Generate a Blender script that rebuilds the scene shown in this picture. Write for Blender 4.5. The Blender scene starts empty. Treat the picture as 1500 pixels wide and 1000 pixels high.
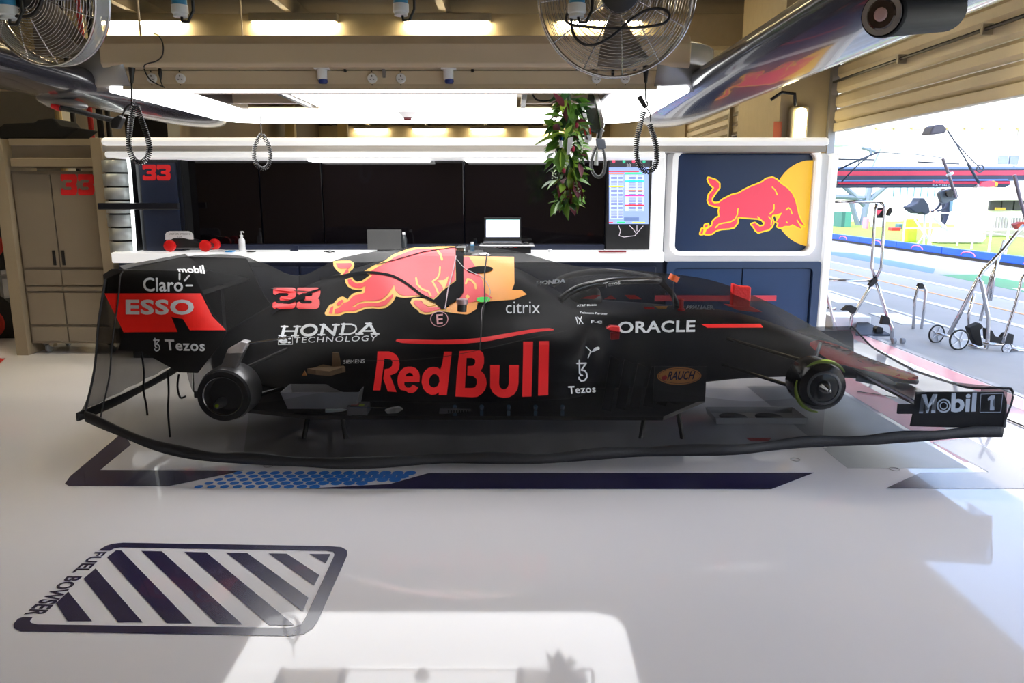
import bpy, bmesh, math, random
from mathutils import Vector
from mathutils.bvhtree import BVHTree
random.seed(7)
PI = math.pi
C = bpy.context.scene.collection
SC = bpy.context.scene
# ------------------------------------------------------------------ camera
FPX = 1100.0
PITCH = math.radians(11.06)
CAMZ = 1.6
cd = bpy.data.cameras.new('camera'); cd.lens = 36 * FPX / 1500; cd.sensor_width = 36
cd.clip_end = 600
cam = bpy.data.objects.new('camera', cd); C.objects.link(cam)
cam.location = (0, 0, CAMZ); cam.rotation_euler = (PI / 2 - PITCH, 0, 0)
SC.camera = cam
# ------------------------------------------------------------------ sky, sun, exposure
w = bpy.data.worlds.new('sky'); SC.world = w; w.use_nodes = True
nt = w.node_tree; bg = nt.nodes['Background']
sky = nt.nodes.new('ShaderNodeTexSky'); sky.sky_type = 'NISHITA'; sky.sun_disc = False
sky.sun_elevation = math.radians(48); sky.sun_rotation = math.radians(-100); sky.air_density = 0.8; sky.dust_density = 2.5
nt.links.new(sky.outputs[0], bg.inputs[0]); bg.inputs[1].default_value = 0.6
sd = bpy.data.lights.new('sun', 'SUN'); sd.energy = 1.5; sd.angle = math.radians(1); sd.color = (1, .95, .86)
sun = bpy.data.objects.new('sun', sd); C.objects.link(sun)
sun.rotation_euler = Vector((-0.8, -0.45, 1.0)).to_track_quat('Z', 'Y').to_euler()
vs = SC.view_settings
vs.view_transform = 'Standard'; vs.look = 'None'; vs.gamma = 1; vs.exposure = 0.88; vs.use_curve_mapping = False
LAMP = 3.0        # light panel strength
TUBE = 60.0       # ceiling tube strength
COVER_T = .40     # how much light one layer of the mesh lets through
SKIRT_T = .30     # lower skirt lets less through, shade under the car put into the cloth

# ------------------------------------------------------------------ projection helpers (a photo point on a world plane)
SP, CP = math.sin(PITCH), math.cos(PITCH)
def ray(px, py):
    a, b = px - 750.0, 500.0 - py
    return Vector((a, FPX * CP + b * SP, -FPX * SP + b * CP)).normalized()
CO = Vector((0, 0, CAMZ))
def PY(px, py, Y):
    d = ray(px, py); return CO + d * (Y / d.y)
def PZ(px, py, Z):
    d = ray(px, py); return CO + d * ((Z - CAMZ) / d.z)
def PX(px, py, X):
    d = ray(px, py); return CO + d * (X / d.x)

# ------------------------------------------------------------------ materials
MATS = {}
def mat(name, rgb, rough=.5, metal=0, var=.08, scale=8, bump=0, bscale=60, coat=0, emis=0, alpha=1, spec=.5, rvar=0):
    if name in MATS: return MATS[name]
    m = bpy.data.materials.new(name); m.use_nodes = True
    n = m.node_tree; p = n.nodes['Principled BSDF']
    p.inputs['Roughness'].default_value = rough; p.inputs['Metallic'].default_value = metal
    p.inputs['Coat Weight'].default_value = coat; p.inputs['Coat Roughness'].default_value = .04
    p.inputs['Specular IOR Level'].default_value = spec
    p.inputs['Alpha'].default_value = alpha
    tc = n.nodes.new('ShaderNodeTexCoord')
    nz = n.nodes.new('ShaderNodeTexNoise'); nz.inputs['Scale'].default_value = scale; nz.inputs['Detail'].default_value = 4
    n.links.new(tc.outputs['Object'], nz.inputs['Vector'])
    mx = n.nodes.new('ShaderNodeMix'); mx.data_type = 'RGBA'
    lo = tuple(max(0, c * (1 - var)) for c in rgb) + (1,); hi = tuple(min(1, c * (1 + var)) for c in rgb) + (1,)
    mx.inputs[6].default_value = lo; mx.inputs[7].default_value = hi
    n.links.new(nz.outputs['Fac'], mx.inputs[0]); n.links.new(mx.outputs[2], p.inputs['Base Color'])
    if rvar:
        mr = n.nodes.new('ShaderNodeMapRange'); mr.inputs[3].default_value = max(0.0, rough - rvar); mr.inputs[4].default_value = rough + rvar
        n.links.new(nz.outputs['Fac'], mr.inputs[0]); n.links.new(mr.outputs[0], p.inputs['Roughness'])
    if bump:
        nb = n.nodes.new('ShaderNodeTexNoise'); nb.inputs['Scale'].default_value = bscale; nb.inputs['Detail'].default_value = 3
        n.links.new(tc.outputs['Object'], nb.inputs['Vector'])
        bp = n.nodes.new('ShaderNodeBump'); bp.inputs['Strength'].default_value = bump; bp.inputs['Distance'].default_value = .01
        n.links.new(nb.outputs['Fac'], bp.inputs['Height']); n.links.new(bp.outputs[0], p.inputs['Normal'])
    if emis:
        p.inputs['Emission Color'].default_value = tuple(rgb) + (1,); p.inputs['Emission Strength'].default_value = emis
    MATS[name] = m; return m
def glassy(name, rgb, rough, transp):
    """thin clear sheet: part transparent, part glossy"""
    m = bpy.data.materials.new(name); m.use_nodes = True; n = m.node_tree
    out = n.nodes['Material Output']; p = n.nodes['Principled BSDF']
    p.inputs['Base Color'].default_value = tuple(rgb) + (1,); p.inputs['Roughness'].default_value = rough
    t = n.nodes.new('ShaderNodeBsdfTransparent'); mx = n.nodes.new('ShaderNodeMixShader'); mx.inputs[0].default_value = transp
    n.links.new(p.outputs[0], mx.inputs[1]); n.links.new(t.outputs[0], mx.inputs[2]); n.links.new(mx.outputs[0], out.inputs[0])
    MATS[name] = m; return m
NAVY = mat('navy_vinyl', (.022, .020, .075), .22, var=.25, scale=5, coat=.3)
BEIGE = mat('beige_paint', (.48, .41, .29), .5, bump=.05)
WHITE = mat('white_lacquer', (.82, .82, .84), .3, coat=.3, var=.02)
WALLNAVY = mat('navy_panel', (.006, .011, .034), .4, coat=.1, var=.1)
BLACK = mat('black_plastic', (.012, .012, .013), .4)
RUBBER = mat('black_rubber', (.015, .015, .015), .7, bump=.1)
STEEL = mat('polished_steel', (.62, .62, .63), .18, 1, var=.05)
GREYM = mat('grey_metal', (.32, .32, .34), .4, .6)
SILVER = mat('silver_paint', (.34, .33, .33), .25, .55, coat=.6, var=.03)
DARKARM = mat('dark_gloss_paint', (.030, .030, .042), .22, 0, coat=.4, var=.03)
BODY = mat('matte_navy_bodywork', (.010, .010, .016), .45, var=.15)
RED = mat('red_print', (.82, .02, .025), .42, var=.05)
ORANGE = mat('orange_print', (.95, .42, .07), .42, var=.05)
YELLOW = mat('yellow_print', (.95, .60, .04), .42, var=.04)
GREYP = mat('grey_print', (.55, .57, .60), .45, var=.05)
CARBON = mat('carbon_fibre', (.018, .018, .02), .3, coat=.4, var=.4, scale=120)
LAMPM = mat('light_panel', (1, 1, 1), .5, emis=LAMP, var=0)
LAMPC = mat('light_panel_inner', (1, 1, 1), .5, emis=LAMP, var=0)
TUBEM = mat('fluorescent_tube', (1, .86, .58), .5, emis=TUBE, var=0)
HOUS = mat('lamp_housing', (.35, .3, .2), .5)
GLASSB = mat('black_glass', (.004, .003, .004), .06, spec=.5, var=0, bump=.02, bscale=2.2)
BLUE = mat('blue_plastic', (.02, .25, .6), .4)
CONC = mat('pit_concrete', (.40, .41, .42), .75, var=.12, scale=1.5, bump=.2, bscale=30)

# ------------------------------------------------------------------ mesh builder
ORG = {}
class MB:
    def __init__(s): s.v = []; s.f = []
    def add(s, vs_, fs):
        b = len(s.v); s.v += [Vector(p) for p in vs_]; s.f += [tuple(i + b for i in f) for f in fs]; return s
    def hexa(s, p):
        return s.add(p, [(0, 3, 2, 1), (4, 5, 6, 7), (0, 1, 5, 4), (1, 2, 6, 5), (2, 3, 7, 6), (3, 0, 4, 7)])
    def box(s, x0, y0, z0, x1, y1, z1):
        return s.hexa([(x0, y0, z0), (x1, y0, z0), (x1, y1, z0), (x0, y1, z0), (x0, y0, z1), (x1, y0, z1), (x1, y1, z1), (x0, y1, z1)])
    def pbox(s, a, b, c, d, Y, dep):
        """box whose front face is at Y and covers photo rectangle a..c, b..d"""
        m = (b + d) / 2; x0 = PY(a, m, Y).x; x1 = PY(c, m, Y).x; z1 = PY(a, b, Y).z; z0 = PY(a, d, Y).z
        return s.box(x0, Y, z0, x1, Y + dep, z1)
    def poly(s, pts): return s.add(pts, [tuple(range(len(pts)))])
    def prism(s, pts, off):
        n = len(pts); o = Vector(off); P = [Vector(p) for p in pts]
        return s.add(P + [p + o for p in P], [tuple(range(n)), tuple(range(2 * n - 1, n - 1, -1))] + [(i, i + n, (i + 1) % n + n, (i + 1) % n) for i in range(n)])
    def tube(s, path, r, n=8, closed=False, cap=True):
        P = [Vector(p) for p in path]; m = len(P); rr = r if isinstance(r, (list, tuple)) else [r] * m
        vs_ = []; fs = []; prev = None
        for i in range(m):
            if closed: t = P[(i + 1) % m] - P[i - 1]
            else: t = P[min(i + 1, m - 1)] - P[max(i - 1, 0)]
            if t.length < 1e-9: t = Vector((0, 0, 1))
            t.normalize()
            if prev is None:
                a = Vector((0, 0, 1)) if abs(t.z) < .9 else Vector((1, 0, 0)); u = t.cross(a).normalized()
            else:
                u = prev - t * prev.dot(t)
                u = u.normalized() if u.length > 1e-6 else t.orthogonal().normalized()
            prev = u; v = t.cross(u)
            for k in range(n):
                a = 2 * PI * k / n; vs_.append(P[i] + (u * math.cos(a) + v * math.sin(a)) * rr[i])
        for i in range(m if closed else m - 1):
            for k in range(n):
                j = (i + 1) % m
                fs.append((i * n + k, i * n + (k + 1) % n, j * n + (k + 1) % n, j * n + k))
        if cap and not closed:
            fs.append(tuple(range(n - 1, -1, -1))); fs.append(tuple((m - 1) * n + k for k in range(n)))
        return s.add(vs_, fs)
    def lathe(s, prof, c, axis='z', n=24, caps=True):
        """prof: (r, h) list"""
        c = Vector(c); vs_ = []; fs = []; m = len(prof)
        for (r, h) in prof:
            for k in range(n):
                a = 2 * PI * k / n; x, y = r * math.cos(a), r * math.sin(a)
                vs_.append(c + (Vector((x, y, h)) if axis == 'z' else Vector((x, h, y)) if axis == 'y' else Vector((h, x, y))))
        for i in range(m - 1):
            for k in range(n): fs.append((i * n + k, i * n + (k + 1) % n, (i + 1) * n + (k + 1) % n, (i + 1) * n + k))
        if caps and prof[0][0] > 1e-6: fs.append(tuple(range(n)))
        if caps and prof[-1][0] > 1e-6: fs.append(tuple((m - 1) * n + k for k in range(n)))
        return s.add(vs_, fs)
    def ribbon(s, path, wd, closed=False, joins=True):
        """flat 2-D stroke (z ignored), used before mapping"""
        P = [Vector((p[0], p[1], 0)) for p in path]; m = len(P)
        for i in range(m if closed else m - 1):
            a, b = P[i], P[(i + 1) % m]; t = (b - a)
            if t.length < 1e-6: continue
            nrm = Vector((-t.y, t.x, 0)).normalized() * wd / 2
            s.add([a + nrm, b + nrm, b - nrm, a - nrm], [(0, 1, 2, 3)])
        if joins:
            for p in P: s.add([p + Vector((math.cos(k * PI / 4), math.sin(k * PI / 4), 0)) * wd / 2 for k in range(8)], [tuple(range(8))])
        return s
    def build(s, name, m, parent=None, smooth=False, bevel=0, label=None, cat=None, group=None, kind=None, fix=True):
        me = bpy.data.meshes.new(name)
        org = ORG.get(parent.name, Vector()) if parent else Vector()
        if not parent and cat and s.v:      # origin at base centre
            xs = [p.x for p in s.v]; ys = [p.y for p in s.v]; zs = [p.z for p in s.v]
            org = Vector(((min(xs) + max(xs)) / 2, (min(ys) + max(ys)) / 2, min(zs)))
        me.from_pydata([tuple(p - org) for p in s.v], [], s.f)
        if fix and len(s.f) < 60000:
            b = bmesh.new(); b.from_mesh(me); bmesh.ops.recalc_face_normals(b, faces=b.faces); b.to_mesh(me); b.free()
        me.materials.append(m)
        if smooth:
            me.polygons.foreach_set('use_smooth', [True] * len(me.polygons))
        o = bpy.data.objects.new(name, me); C.objects.link(o)
        if parent: o.parent = parent; ORG[o.name] = org
        elif cat: o.location = org; ORG[o.name] = org
        if smooth == 'auto': sharp(me)
        if bevel:
            md = o.modifiers.new('bevel', 'BEVEL'); md.width = bevel; md.segments = 2; md.limit_method = 'ANGLE'
        tag(o, label, cat, group, kind); return o
def sharp(me, ang=.7):
    b = bmesh.new(); b.from_mesh(me)
    for e in b.edges:
        if len(e.link_faces) == 2 and e.calc_face_angle(0) > ang: e.smooth = False
    b.to_mesh(me); b.free()
def tag(o, label=None, cat=None, group=None, kind=None):
    if label: o['label'] = label
    if cat: o['category'] = cat
    if group: o['group'] = group
    if kind: o['kind'] = kind
    return o
def thing(name, label, cat, loc, group=None):
    o = bpy.data.objects.new(name, None); C.objects.link(o); o.location = loc; o.empty_display_size = .1
    ORG[o.name] = Vector(loc); return tag(o, label, cat, group)
def struct(name): 
    return dict(kind='structure')
def copy_tree(o, parent=None):
    c = o.copy(); C.objects.link(c); ORG[c.name] = ORG.get(o.name, Vector())
    if parent: c.parent = parent
    for ch in list(o.children): copy_tree(ch, c)
    return c

# ------------------------------------------------------------------ 2-D shapes mapped onto surfaces
def catmull(pts, closed=True, k=4):
    n = len(pts); out = []
    rng = range(n) if closed else range(n - 1)
    for i in rng:
        g = (lambda j: pts[j % n]) if closed else (lambda j: pts[max(0, min(n - 1, j))])
        p0, p1, p2, p3 = g(i - 1), g(i), g(i + 1), g(i + 2)
        for q in range(k):
            t = q / k
            out.append(tuple(.5 * ((2 * p1[a]) + (-p0[a] + p2[a]) * t + (2 * p0[a] - 5 * p1[a] + 4 * p2[a] - p3[a]) * t * t + (-p0[a] + 3 * p1[a] - 3 * p2[a] + p3[a]) * t ** 3) for a in range(len(p1))))
    if not closed: out.append(tuple(pts[-1]))
    return out
def fill2d(splines):
    cu = bpy.data.curves.new('tmp', 'CURVE'); cu.dimensions = '2D'; cu.fill_mode = 'BOTH'
    for sp in splines:
        s = cu.splines.new('POLY'); s.points.add(len(sp) - 1); s.use_cyclic_u = True
        for i, p in enumerate(sp): s.points[i].co = (p[0], p[1], 0, 1)
    o = bpy.data.objects.new('tmp', cu); me = bpy.data.meshes.new_from_object(o)
    r = ([v.co.copy() for v in me.vertices], [tuple(p.vertices) for p in me.polygons])
    bpy.data.objects.remove(o); bpy.data.curves.remove(cu); bpy.data.meshes.remove(me); return r
def text2d(body, bold=0, shear=0, space=1):
    cu = bpy.data.curves.new('tmp', 'FONT'); cu.body = body; cu.size = 1; cu.offset = bold; cu.shear = shear; cu.space_character = space
    cu.resolution_u = 3; cu.dimensions = '2D'; cu.fill_mode = 'BOTH'
    o = bpy.data.objects.new('tmp', cu); me = bpy.data.meshes.new_from_object(o)
    r = ([v.co.copy() for v in me.vertices], [tuple(p.vertices) for p in me.polygons])
    bpy.data.objects.remove(o); bpy.data.curves.remove(cu); bpy.data.meshes.remove(me); return r
def onquad(vf, quad):
    """map the bounding box of a 2-D mesh onto photo quad TL,TR,BR,BL"""
    v, f = vf; xs = [p.x for p in v]; ys = [p.y for p in v]; x0, x1, y0, y1 = min(xs), max(xs), min(ys), max(ys)
    TL, TR, BR, BL = [Vector((q[0], q[1])) for q in quad]; out = []
    for p in v:
        a = (p.x - x0) / (x1 - x0 or 1); b = (p.y - y0) / (y1 - y0 or 1)
        q = (BL * (1 - a) + BR * a) * (1 - b) + (TL * (1 - a) + TR * a) * b
        out.append(Vector((q.x, q.y, 0)))
    return out, f
def rectq(a, b, c, d, sh=0): return [(a + sh, b), (c + sh, b), (c, d), (a, d)]
def cut(v, f, step):
    b = bmesh.new()
    vv = [b.verts.new(p) for p in v]
    for q in f:
        try: b.faces.new([vv[i] for i in q])
        except ValueError: pass
    if step:
        for ax in (0, 1):
            lo = min(p[ax] for p in v); hi = max(p[ax] for p in v); c = math.floor(lo / step) * step + step
            while c < hi:
                co = Vector((0, 0, 0)); co[ax] = c; no = Vector((0, 0, 0)); no[ax] = 1
                bmesh.ops.bisect_plane(b, geom=b.verts[:] + b.edges[:] + b.faces[:], plane_co=co, plane_no=no); c += step
    b.verts.ensure_lookup_table(); b.verts.index_update()
    r = ([x.co.copy() for x in b.verts], [tuple(x.index for x in q.verts) for q in b.faces]); b.free(); return r
def mapped(vf, fn, name, m, parent, step=0, **kw):
    v, f = cut(vf[0], vf[1], step)
    mb = MB(); mb.add([fn(p.x, p.y) for p in v], f); return mb.build(name, m, parent, fix=False, **kw)
def strokes(paths, wd, closed=False):
    mb = MB()
    for p in paths: mb.ribbon(p, wd, closed)
    return mb.v, mb.f
def onY(Y): return lambda a, b: PY(a, b, Y)
def onZ(Z): return lambda a, b: PZ(a, b, Z)

# the jumping bull badge, traced once in badge units
BULL = [(340,355),(400,375),(432,405),(432,440),(395,490),(368,530),(368,560),(390,575),(430,572),(470,540),(540,505),(600,490),(650,460),(700,435),(750,415),(800,395),(840,365),(890,353),(925,370),(970,410),(1020,445),(1060,490),(1085,540),(1100,600),(1115,670),(1135,720),(1170,772),(1130,750),(1105,720),(1140,795),(1100,775),(1065,755),(1040,770),(1000,770),(960,785),(935,775),(945,745),(925,735),(950,700),(975,655),(930,670),(890,675),(885,700),(900,740),(885,775),(860,800),(800,815),(770,825),(745,805),(730,775),(710,755),(740,745),(780,775),(815,770),(825,745),(800,715),(770,705),(700,700),(640,695),(600,690),(590,700),(590,740),(560,780),(520,790),(450,795),(400,810),(370,835),(340,840),(310,838),(325,800),(370,770),(380,730),(410,700),(437,690),(430,640),(440,605),(400,600),(350,585),(335,550),(345,500),(375,465),(390,440),(365,420),(345,395),(335,365)]
BULLH = [[(285,795),(297,800),(290,838),(270,838)], [(310,762),(335,755),(332,775),(308,785)]]
BULLS = [[(890,435),(915,460),(933,500)], [(905,585),(905,620),(895,645),(870,665)], [(595,620),(590,670),(570,710),(530,735),(470,745),(430,755),(400,785)], [(1010,632),(1030,612),(1050,630),(1060,665)], [(860,690),(885,720),(880,760)], [(765,690),(790,715),(820,740)], [(1105,720),(1125,755),(1150,785)], [(1012,735),(1020,742)]]
def badge(tr, fn, parent, red, yel, wid, off=(0, 0, 0), hole=True):
    """yellow outline, red body, yellow strokes; tr maps badge units to photo units"""
    P = [tr(*p) for p in BULL]; H = [[tr(*p) for p in h] for h in BULLH]
    f0 = lambda d: (lambda a, b: fn(a, b, d))
    v, f = strokes([P] + H, wid * 2, True)
    v2, f2 = fill2d([P]); mb = MB(); mb.add(v, f); mb.add(v2, f2)
    mapped((mb.v, mb.f), f0(1), 'emblem_outline', yel, parent)
    mb = MB(); mb.add(*fill2d([P]))
    for h in H: mb.add(*fill2d([h]))
    mapped((mb.v, mb.f), f0(2), 'emblem_bull', red, parent)
    for s in BULLS: mapped(strokes([[tr(*p) for p in s]], wid * .85), f0(3), 'emblem_line', yel, parent)

# ================================================================== SETTING
DX = 4.64     # door plane towards the pit lane
# garage floor
m = MB(); m.box(-9, -4, -.2, 4.1, 45, 0)
FLOOR = mat('white_gloss_floor', (.83, .83, .90), .045, var=.03, scale=.8, coat=.0, spec=.55, rvar=.02)
m.build('floor', FLOOR, kind='structure')
m = MB(); m.box(4.1, -30, -.2, 60, 90, -.004)
m.build('pit_lane_ground', CONC, kind='structure')
m = MB(); m.box(4.1, -4, -.004, 4.16, 45, .004)
m.build('door_track', GREYM, kind='structure')

def floor_mark(name, polys, mt, label, z=.0015, step=0):
    mb = MB()
    for P in polys:
        v, f = fill2d([P]); mb.add(v, f)
    o = mapped((mb.v, mb.f), onZ(z), name, mt, None, step)
    tag(o, label, 'floor marking'); return o
PINK = mat('pink_vinyl', (.75, .22, .27), .3, var=.1)
WVIN = mat('white_vinyl', (.88, .88, .9), .15, var=.03)
BLUEV = mat('blue_vinyl', (.03, .19, .68), .25, var=.1)
REDV = mat('red_vinyl', (.6, .03, .03), .3)
GREYV = mat('grey_floor_patch', (.33, .36, .40), .35, var=.2, scale=3)
floor_mark('floor_stripe', [[(95, 708), (101, 711.5), (248, 711.5), (357, 689), (147, 688), (192, 651), (188, 645), (182, 640), (176, 636), (103, 697)]], NAVY, 'dark navy floor stripe with bent corner at rear left of the covered car')
floor_mark('floor_stripe', [[(440, 715.5), (571, 708.5), (628, 692.5), (1193, 692), (1130, 716)]], NAVY, 'long dark navy floor stripe in front of the covered car')
floor_mark('floor_stripe', [[(1297, 715), (1348, 692), (1448, 691), (1366, 647), (1418, 641), (1530, 700), (1530, 715)]], NAVY, 'dark navy floor stripe with a corner near the nose of the car')
# dotted blue panel
def inside(p, P):
    c = False
    for i in range(len(P)):
        a, b = P[i], P[i - 1]
        if (a[1] > p[1]) != (b[1] > p[1]) and p[0] < (b[0] - a[0]) * (p[1] - a[1]) / (b[1] - a[1]) + a[0]: c = not c
    return c
QD = [(268, 714.5), (352, 690.5), (622, 691.5), (566, 706), (430, 716)]
mb = MB(); row = 0; yy = 4.22
A0 = PZ(250, 700, 0).x; A1 = PZ(640, 700, 0).x
a3 = PZ(300, 690.5, 0).y; a4 = PZ(300, 715.5, 0).y
NR = 5; dy = (a3 - a4) / NR
for r_ in range(NR):
    cy = a4 + dy * (r_ + .5); x = A0 + (r_ % 2) * .036
    while x < A1:
        # the photo point of this dot
        v = Vector((x, cy, -CAMZ)); k = FPX / (v.y * CP - v.z * SP); q = (750 + v.x * k, 500 - (v.y * SP + v.z * CP) * k)
        if inside(q, QD):
            rad = .024 + .012 * max(0, min(1, (q[0] - 300) / 300))
            mb.poly([(x + rad * math.cos(a * PI / 6), cy + rad * math.sin(a * PI / 6), .0018) for a in range(12)])
        x += .072
mb.build('dotted_floor_panel', BLUEV, label='slanted panel of bright blue dots on the white floor between navy stripes', cat='floor marking')
# bowser box
BN = [(150, 806), (155, 800), (165, 796.5), (180, 794.5), (480, 799.5), (500, 801), (508, 805.5), (509, 812), (503, 826), (466, 908), (458, 920), (445, 928), (425, 931), (30, 924.5), (21, 920), (20, 913), (26, 906), (34, 903)]
BI = [(161, 806.5), (167, 803), (176, 801.5), (478, 806.5), (488, 808), (490, 812), (487, 819), (447, 905), (441, 914), (430, 918), (415, 919), (55, 914), (46, 912), (44, 909), (48, 903.5)]
fb = thing('fuel_bowser_marking', 'navy outlined floor box with diagonal stripes and the words FUEL BOWSER', 'floor marking', (PZ(270, 865, 0).x, PZ(270, 865, 0).y, 0))
ring = [(34, 903), (48, 903.5), (44, 909), (46, 912), (55, 914), (415, 919), (430, 918), (441, 914), (447, 905), (487, 819), (490, 812), (488, 808), (478, 806.5), (176, 801.5), (167, 803), (161, 806.5), (144, 806), (155, 799), (165, 796), (180, 794.5), (480, 799.5), (500, 801), (508, 805.5), (509, 812), (503, 826), (466, 908), (458, 920), (445, 928), (425, 931), (30, 924.5), (21, 920), (20, 913), (26, 906)]
mapped(fill2d([ring]), onZ(.0015), 'outline', NAVY, fb)
for P in ([(100, 866), (135, 909.5), (99, 909.5), (82, 883)], [(140, 832), (209, 911), (173, 911), (122.5, 847)], [(170, 805.5), (178, 806), (281, 912.5), (244, 912), (157, 816)],
          [(207, 806.5), (237, 807), (355, 914), (318, 913.5)], [(270, 808), (302, 808.5), (431, 915), (394, 915)], [(331, 809), (362, 809.5), (452, 875), (443, 895)],
          [(393, 810), (420, 810.5), (468, 842), (460, 857.5)], [(453, 811), (484, 811), (477, 825)]):
    mapped(fill2d([P]), onZ(.0015), 'stripe', NAVY, fb)
tq = [(157, 808), (63, 901.5), (34, 900), (139, 808)]   # reading downwards: TL,TR,BR,BL of the rotated line
mapped(onquad(text2d('FUEL BOWSER', .03, 0, 1.05), tq), onZ(.0016), 'lettering', NAVY, fb)
# pink and grey stripes by the door
floor_mark('floor_stripe', [[(1175, 520), (1190, 518), (1485, 703), (1430, 664), (1389, 640), (1290, 585)]], PINK, 'thin pink floor stripe running from under the nose to the corner') if False else None
def strip(x0, x1, y0, y1, mt, name, label, z=.001):
    mb = MB(); mb.box(x0, y0, 0, x1, y1, z); mb.build(name, mt, label=label, cat='floor marking')
strip(2.76, 3.02, 4.35, 9.5, PINK, 'floor_stripe', 'pink floor stripe running from under the front wing towards the back')
strip(3.86, 4.08, 2, 14, PINK, 'floor_stripe', 'pink floor stripe along the garage threshold')
strip(2.0, 2.72, 4.25, 6.2, GREYV, 'floor_patch', 'grey worn floor patch under the front wheel of the covered car', .0008)
# red decal with lettering under the nose
rl = thing('floor_sticker', 'small bordered floor sticker with dark lettering below the car nose', 'floor marking', PZ(1190, 650, 0))
mapped(fill2d([[(1172, 640), (1190, 640), (1212, 656), (1188, 656)]]), onZ(.0012), 'sticker_back', WVIN, rl)
mapped(onquad(text2d('RED', .02), [(1186, 655), (1176, 641), (1192, 641.5), (1208, 655)]), onZ(.0018), 'lettering', NAVY, rl)
floor_mark('floor_spot', [[(1092, 641), (1131, 641), (1125, 646), (1100, 646)]], REDV, 'red floor spot at the hem of the cover', .0012)
floor_mark('floor_spot', [[(-12, 524), (8, 525), (-2, 533), (-14, 533)]], REDV, 'red floor spot near the cabinet frame', .0012)
for (a, b) in ((393, 682), (1165, 673), (1310, 687)):
    c = PZ(a, b, 0); mb = MB(); mb.tube([(c.x + .028 * math.cos(t * PI / 10), c.y + .028 * math.sin(t * PI / 10), .001) for t in range(20)], .0022, 5, True)
    mb.build('floor_anchor_ring', GREYM, label={393: 'round floor anchor ring left of the dotted blue panel', 1165: 'round floor anchor ring below the car nose', 1310: 'round floor anchor ring nearest the door side stripe corner'}[a], cat='floor fitting')

# ceiling, beams and tubes
BROWN = mat('brown_ceiling', (.20, .16, .10), .7, bump=.1, var=.15, scale=1)
WARMW = mat('warm_wall', (.46, .37, .21), .6, var=.08)
m = MB(); m.box(-9.2, -4, 5.0, DX + .3, 50, 5.3); m.build('ceiling', BROWN, kind='structure')
for i, Y in enumerate((-.4, 6.9, 14.2, 21.5, 28.8, 36.2, 43.5)):
    m = MB(); m.box(-9, Y, 4.2, DX, Y + .35, 4.75); m.build('trim_%d' % (i + 1), WARMW, kind='structure', bevel=.01)
for k in range(4):
    X = -6.6 + 2.7 * k
    m = MB(); m.box(X - .06, -4, 4.72, X + .06, 45, 5.0); m.build('trim_%d' % (20 + k), BROWN, kind='structure')
tube0 = thing('ceiling_tube', 'long lit fluorescent tube lamp high on a ceiling beam', 'ceiling lamp', (0, 0, 4.5), 'ceiling tube lamps')
m = MB(); m.box(-.78, -.09, 4.5, .78, .09, 4.64); m.build('housing', HOUS, tube0, bevel=.02)
m = MB(); m.lathe([(.0, -.74), (.025, -.74), (.042, -.70), (.042, .70), (.025, .74), (0, .74)], (0, 0, 4.5), 'x', 14); m.build('tube', TUBEM, tube0, True)
first = True
LB = {14.1: 'on the beam above the gantry', 36.0: 'far back above the wall unit'}
for Y in (-.5, 6.8, 14.1, 21.4, 28.7, 36.0):
    for k in range(5):
        X = -6.55 + 2.7 * k
        if X > 4: continue
        o = tube0 if first else copy_tree(tube0); first = False
        o.location = (X, Y, 4.59)
        o['label'] = '%s ceiling tube from left in %s' % (('leftmost', 'second', 'third', 'fourth', 'fifth')[k], {-.5: 'the row above the camera', 6.8: 'the row over the wall unit', 14.1: 'the large row above the gantry beam', 21.4: 'the row behind the gantry', 28.7: 'the second last row', 36.0: 'the small farthest row over the wall unit'}[Y])
# back and left walls of the hall
m = MB(); m.box(-9.2, 45, 0, DX, 45.2, 5); m.build('wall_back', WARMW, kind='structure')
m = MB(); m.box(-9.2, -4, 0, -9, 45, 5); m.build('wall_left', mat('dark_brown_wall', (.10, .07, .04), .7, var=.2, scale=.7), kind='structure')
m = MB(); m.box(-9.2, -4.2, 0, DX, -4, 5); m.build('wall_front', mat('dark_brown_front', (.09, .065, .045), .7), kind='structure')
for i, (px_, Y) in enumerate(((424, 30), (501, 30), (285, 24), (258, 24), (1150, 0))):
    if Y:
        x = PY(px_, 190, Y).x; m = MB(); m.box(x - .18, Y, 0, x + .18, Y + .3, 5); m.build('trim_%d' % (40 + i), mat('yellow_beige', (.62, .46, .2), .6), kind='structure')
# rolling shutters to the pit lane
SHUT = mat('beige_shutter', (.60, .50, .33), .45, var=.06)
def shutter(y0, y1, zb, name, label):
    o = thing(name, label, 'rolling shutter', (DX, (y0 + y1) / 2, zb))
    z = zb + .12; nn = 0
    m0 = MB(); m0.box(DX - .06, y0, zb, DX + .05, y1, zb + .12); m0.build('bottom_rail', SHUT, o, bevel=.01)
    while z < 4.95:
        z1 = min(z + .2, 5.0)
        mb = MB(); mb.prism([(DX - .015, y0, z + .006), (DX - .05, y0, z + .05), (DX - .05, y0, z1 - .05), (DX - .015, y0, z1 - .006), (DX + .03, y0, z1 - .006), (DX + .03, y0, z + .006)], (0, y1 - y0, 0))
        mb.build('slat', SHUT, o); z += .2
    return o
s1 = shutter(-3.8, 11.1, 2.48, 'rolling_shutter', 'half raised beige slatted shutter above the open garage door')
m = MB(); m.tube([(DX - .12, -3.8, 3.15), (DX - .12, 11.05, 3.15)], .018, 6); m.build('guide_rail', BLACK, s1)
for k in range(6):
    m = MB(); m.box(DX - .15, 1.2 + 1.6 * k, 3.1, DX - .05, 1.24 + 1.6 * k, 3.2); m.build('rail_bracket', HOUS, s1)
s2 = shutter(13.3, 20.4, .1, 'rolling_shutter', 'lowered beige slatted shutter of the next bay behind the pillar')
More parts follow.
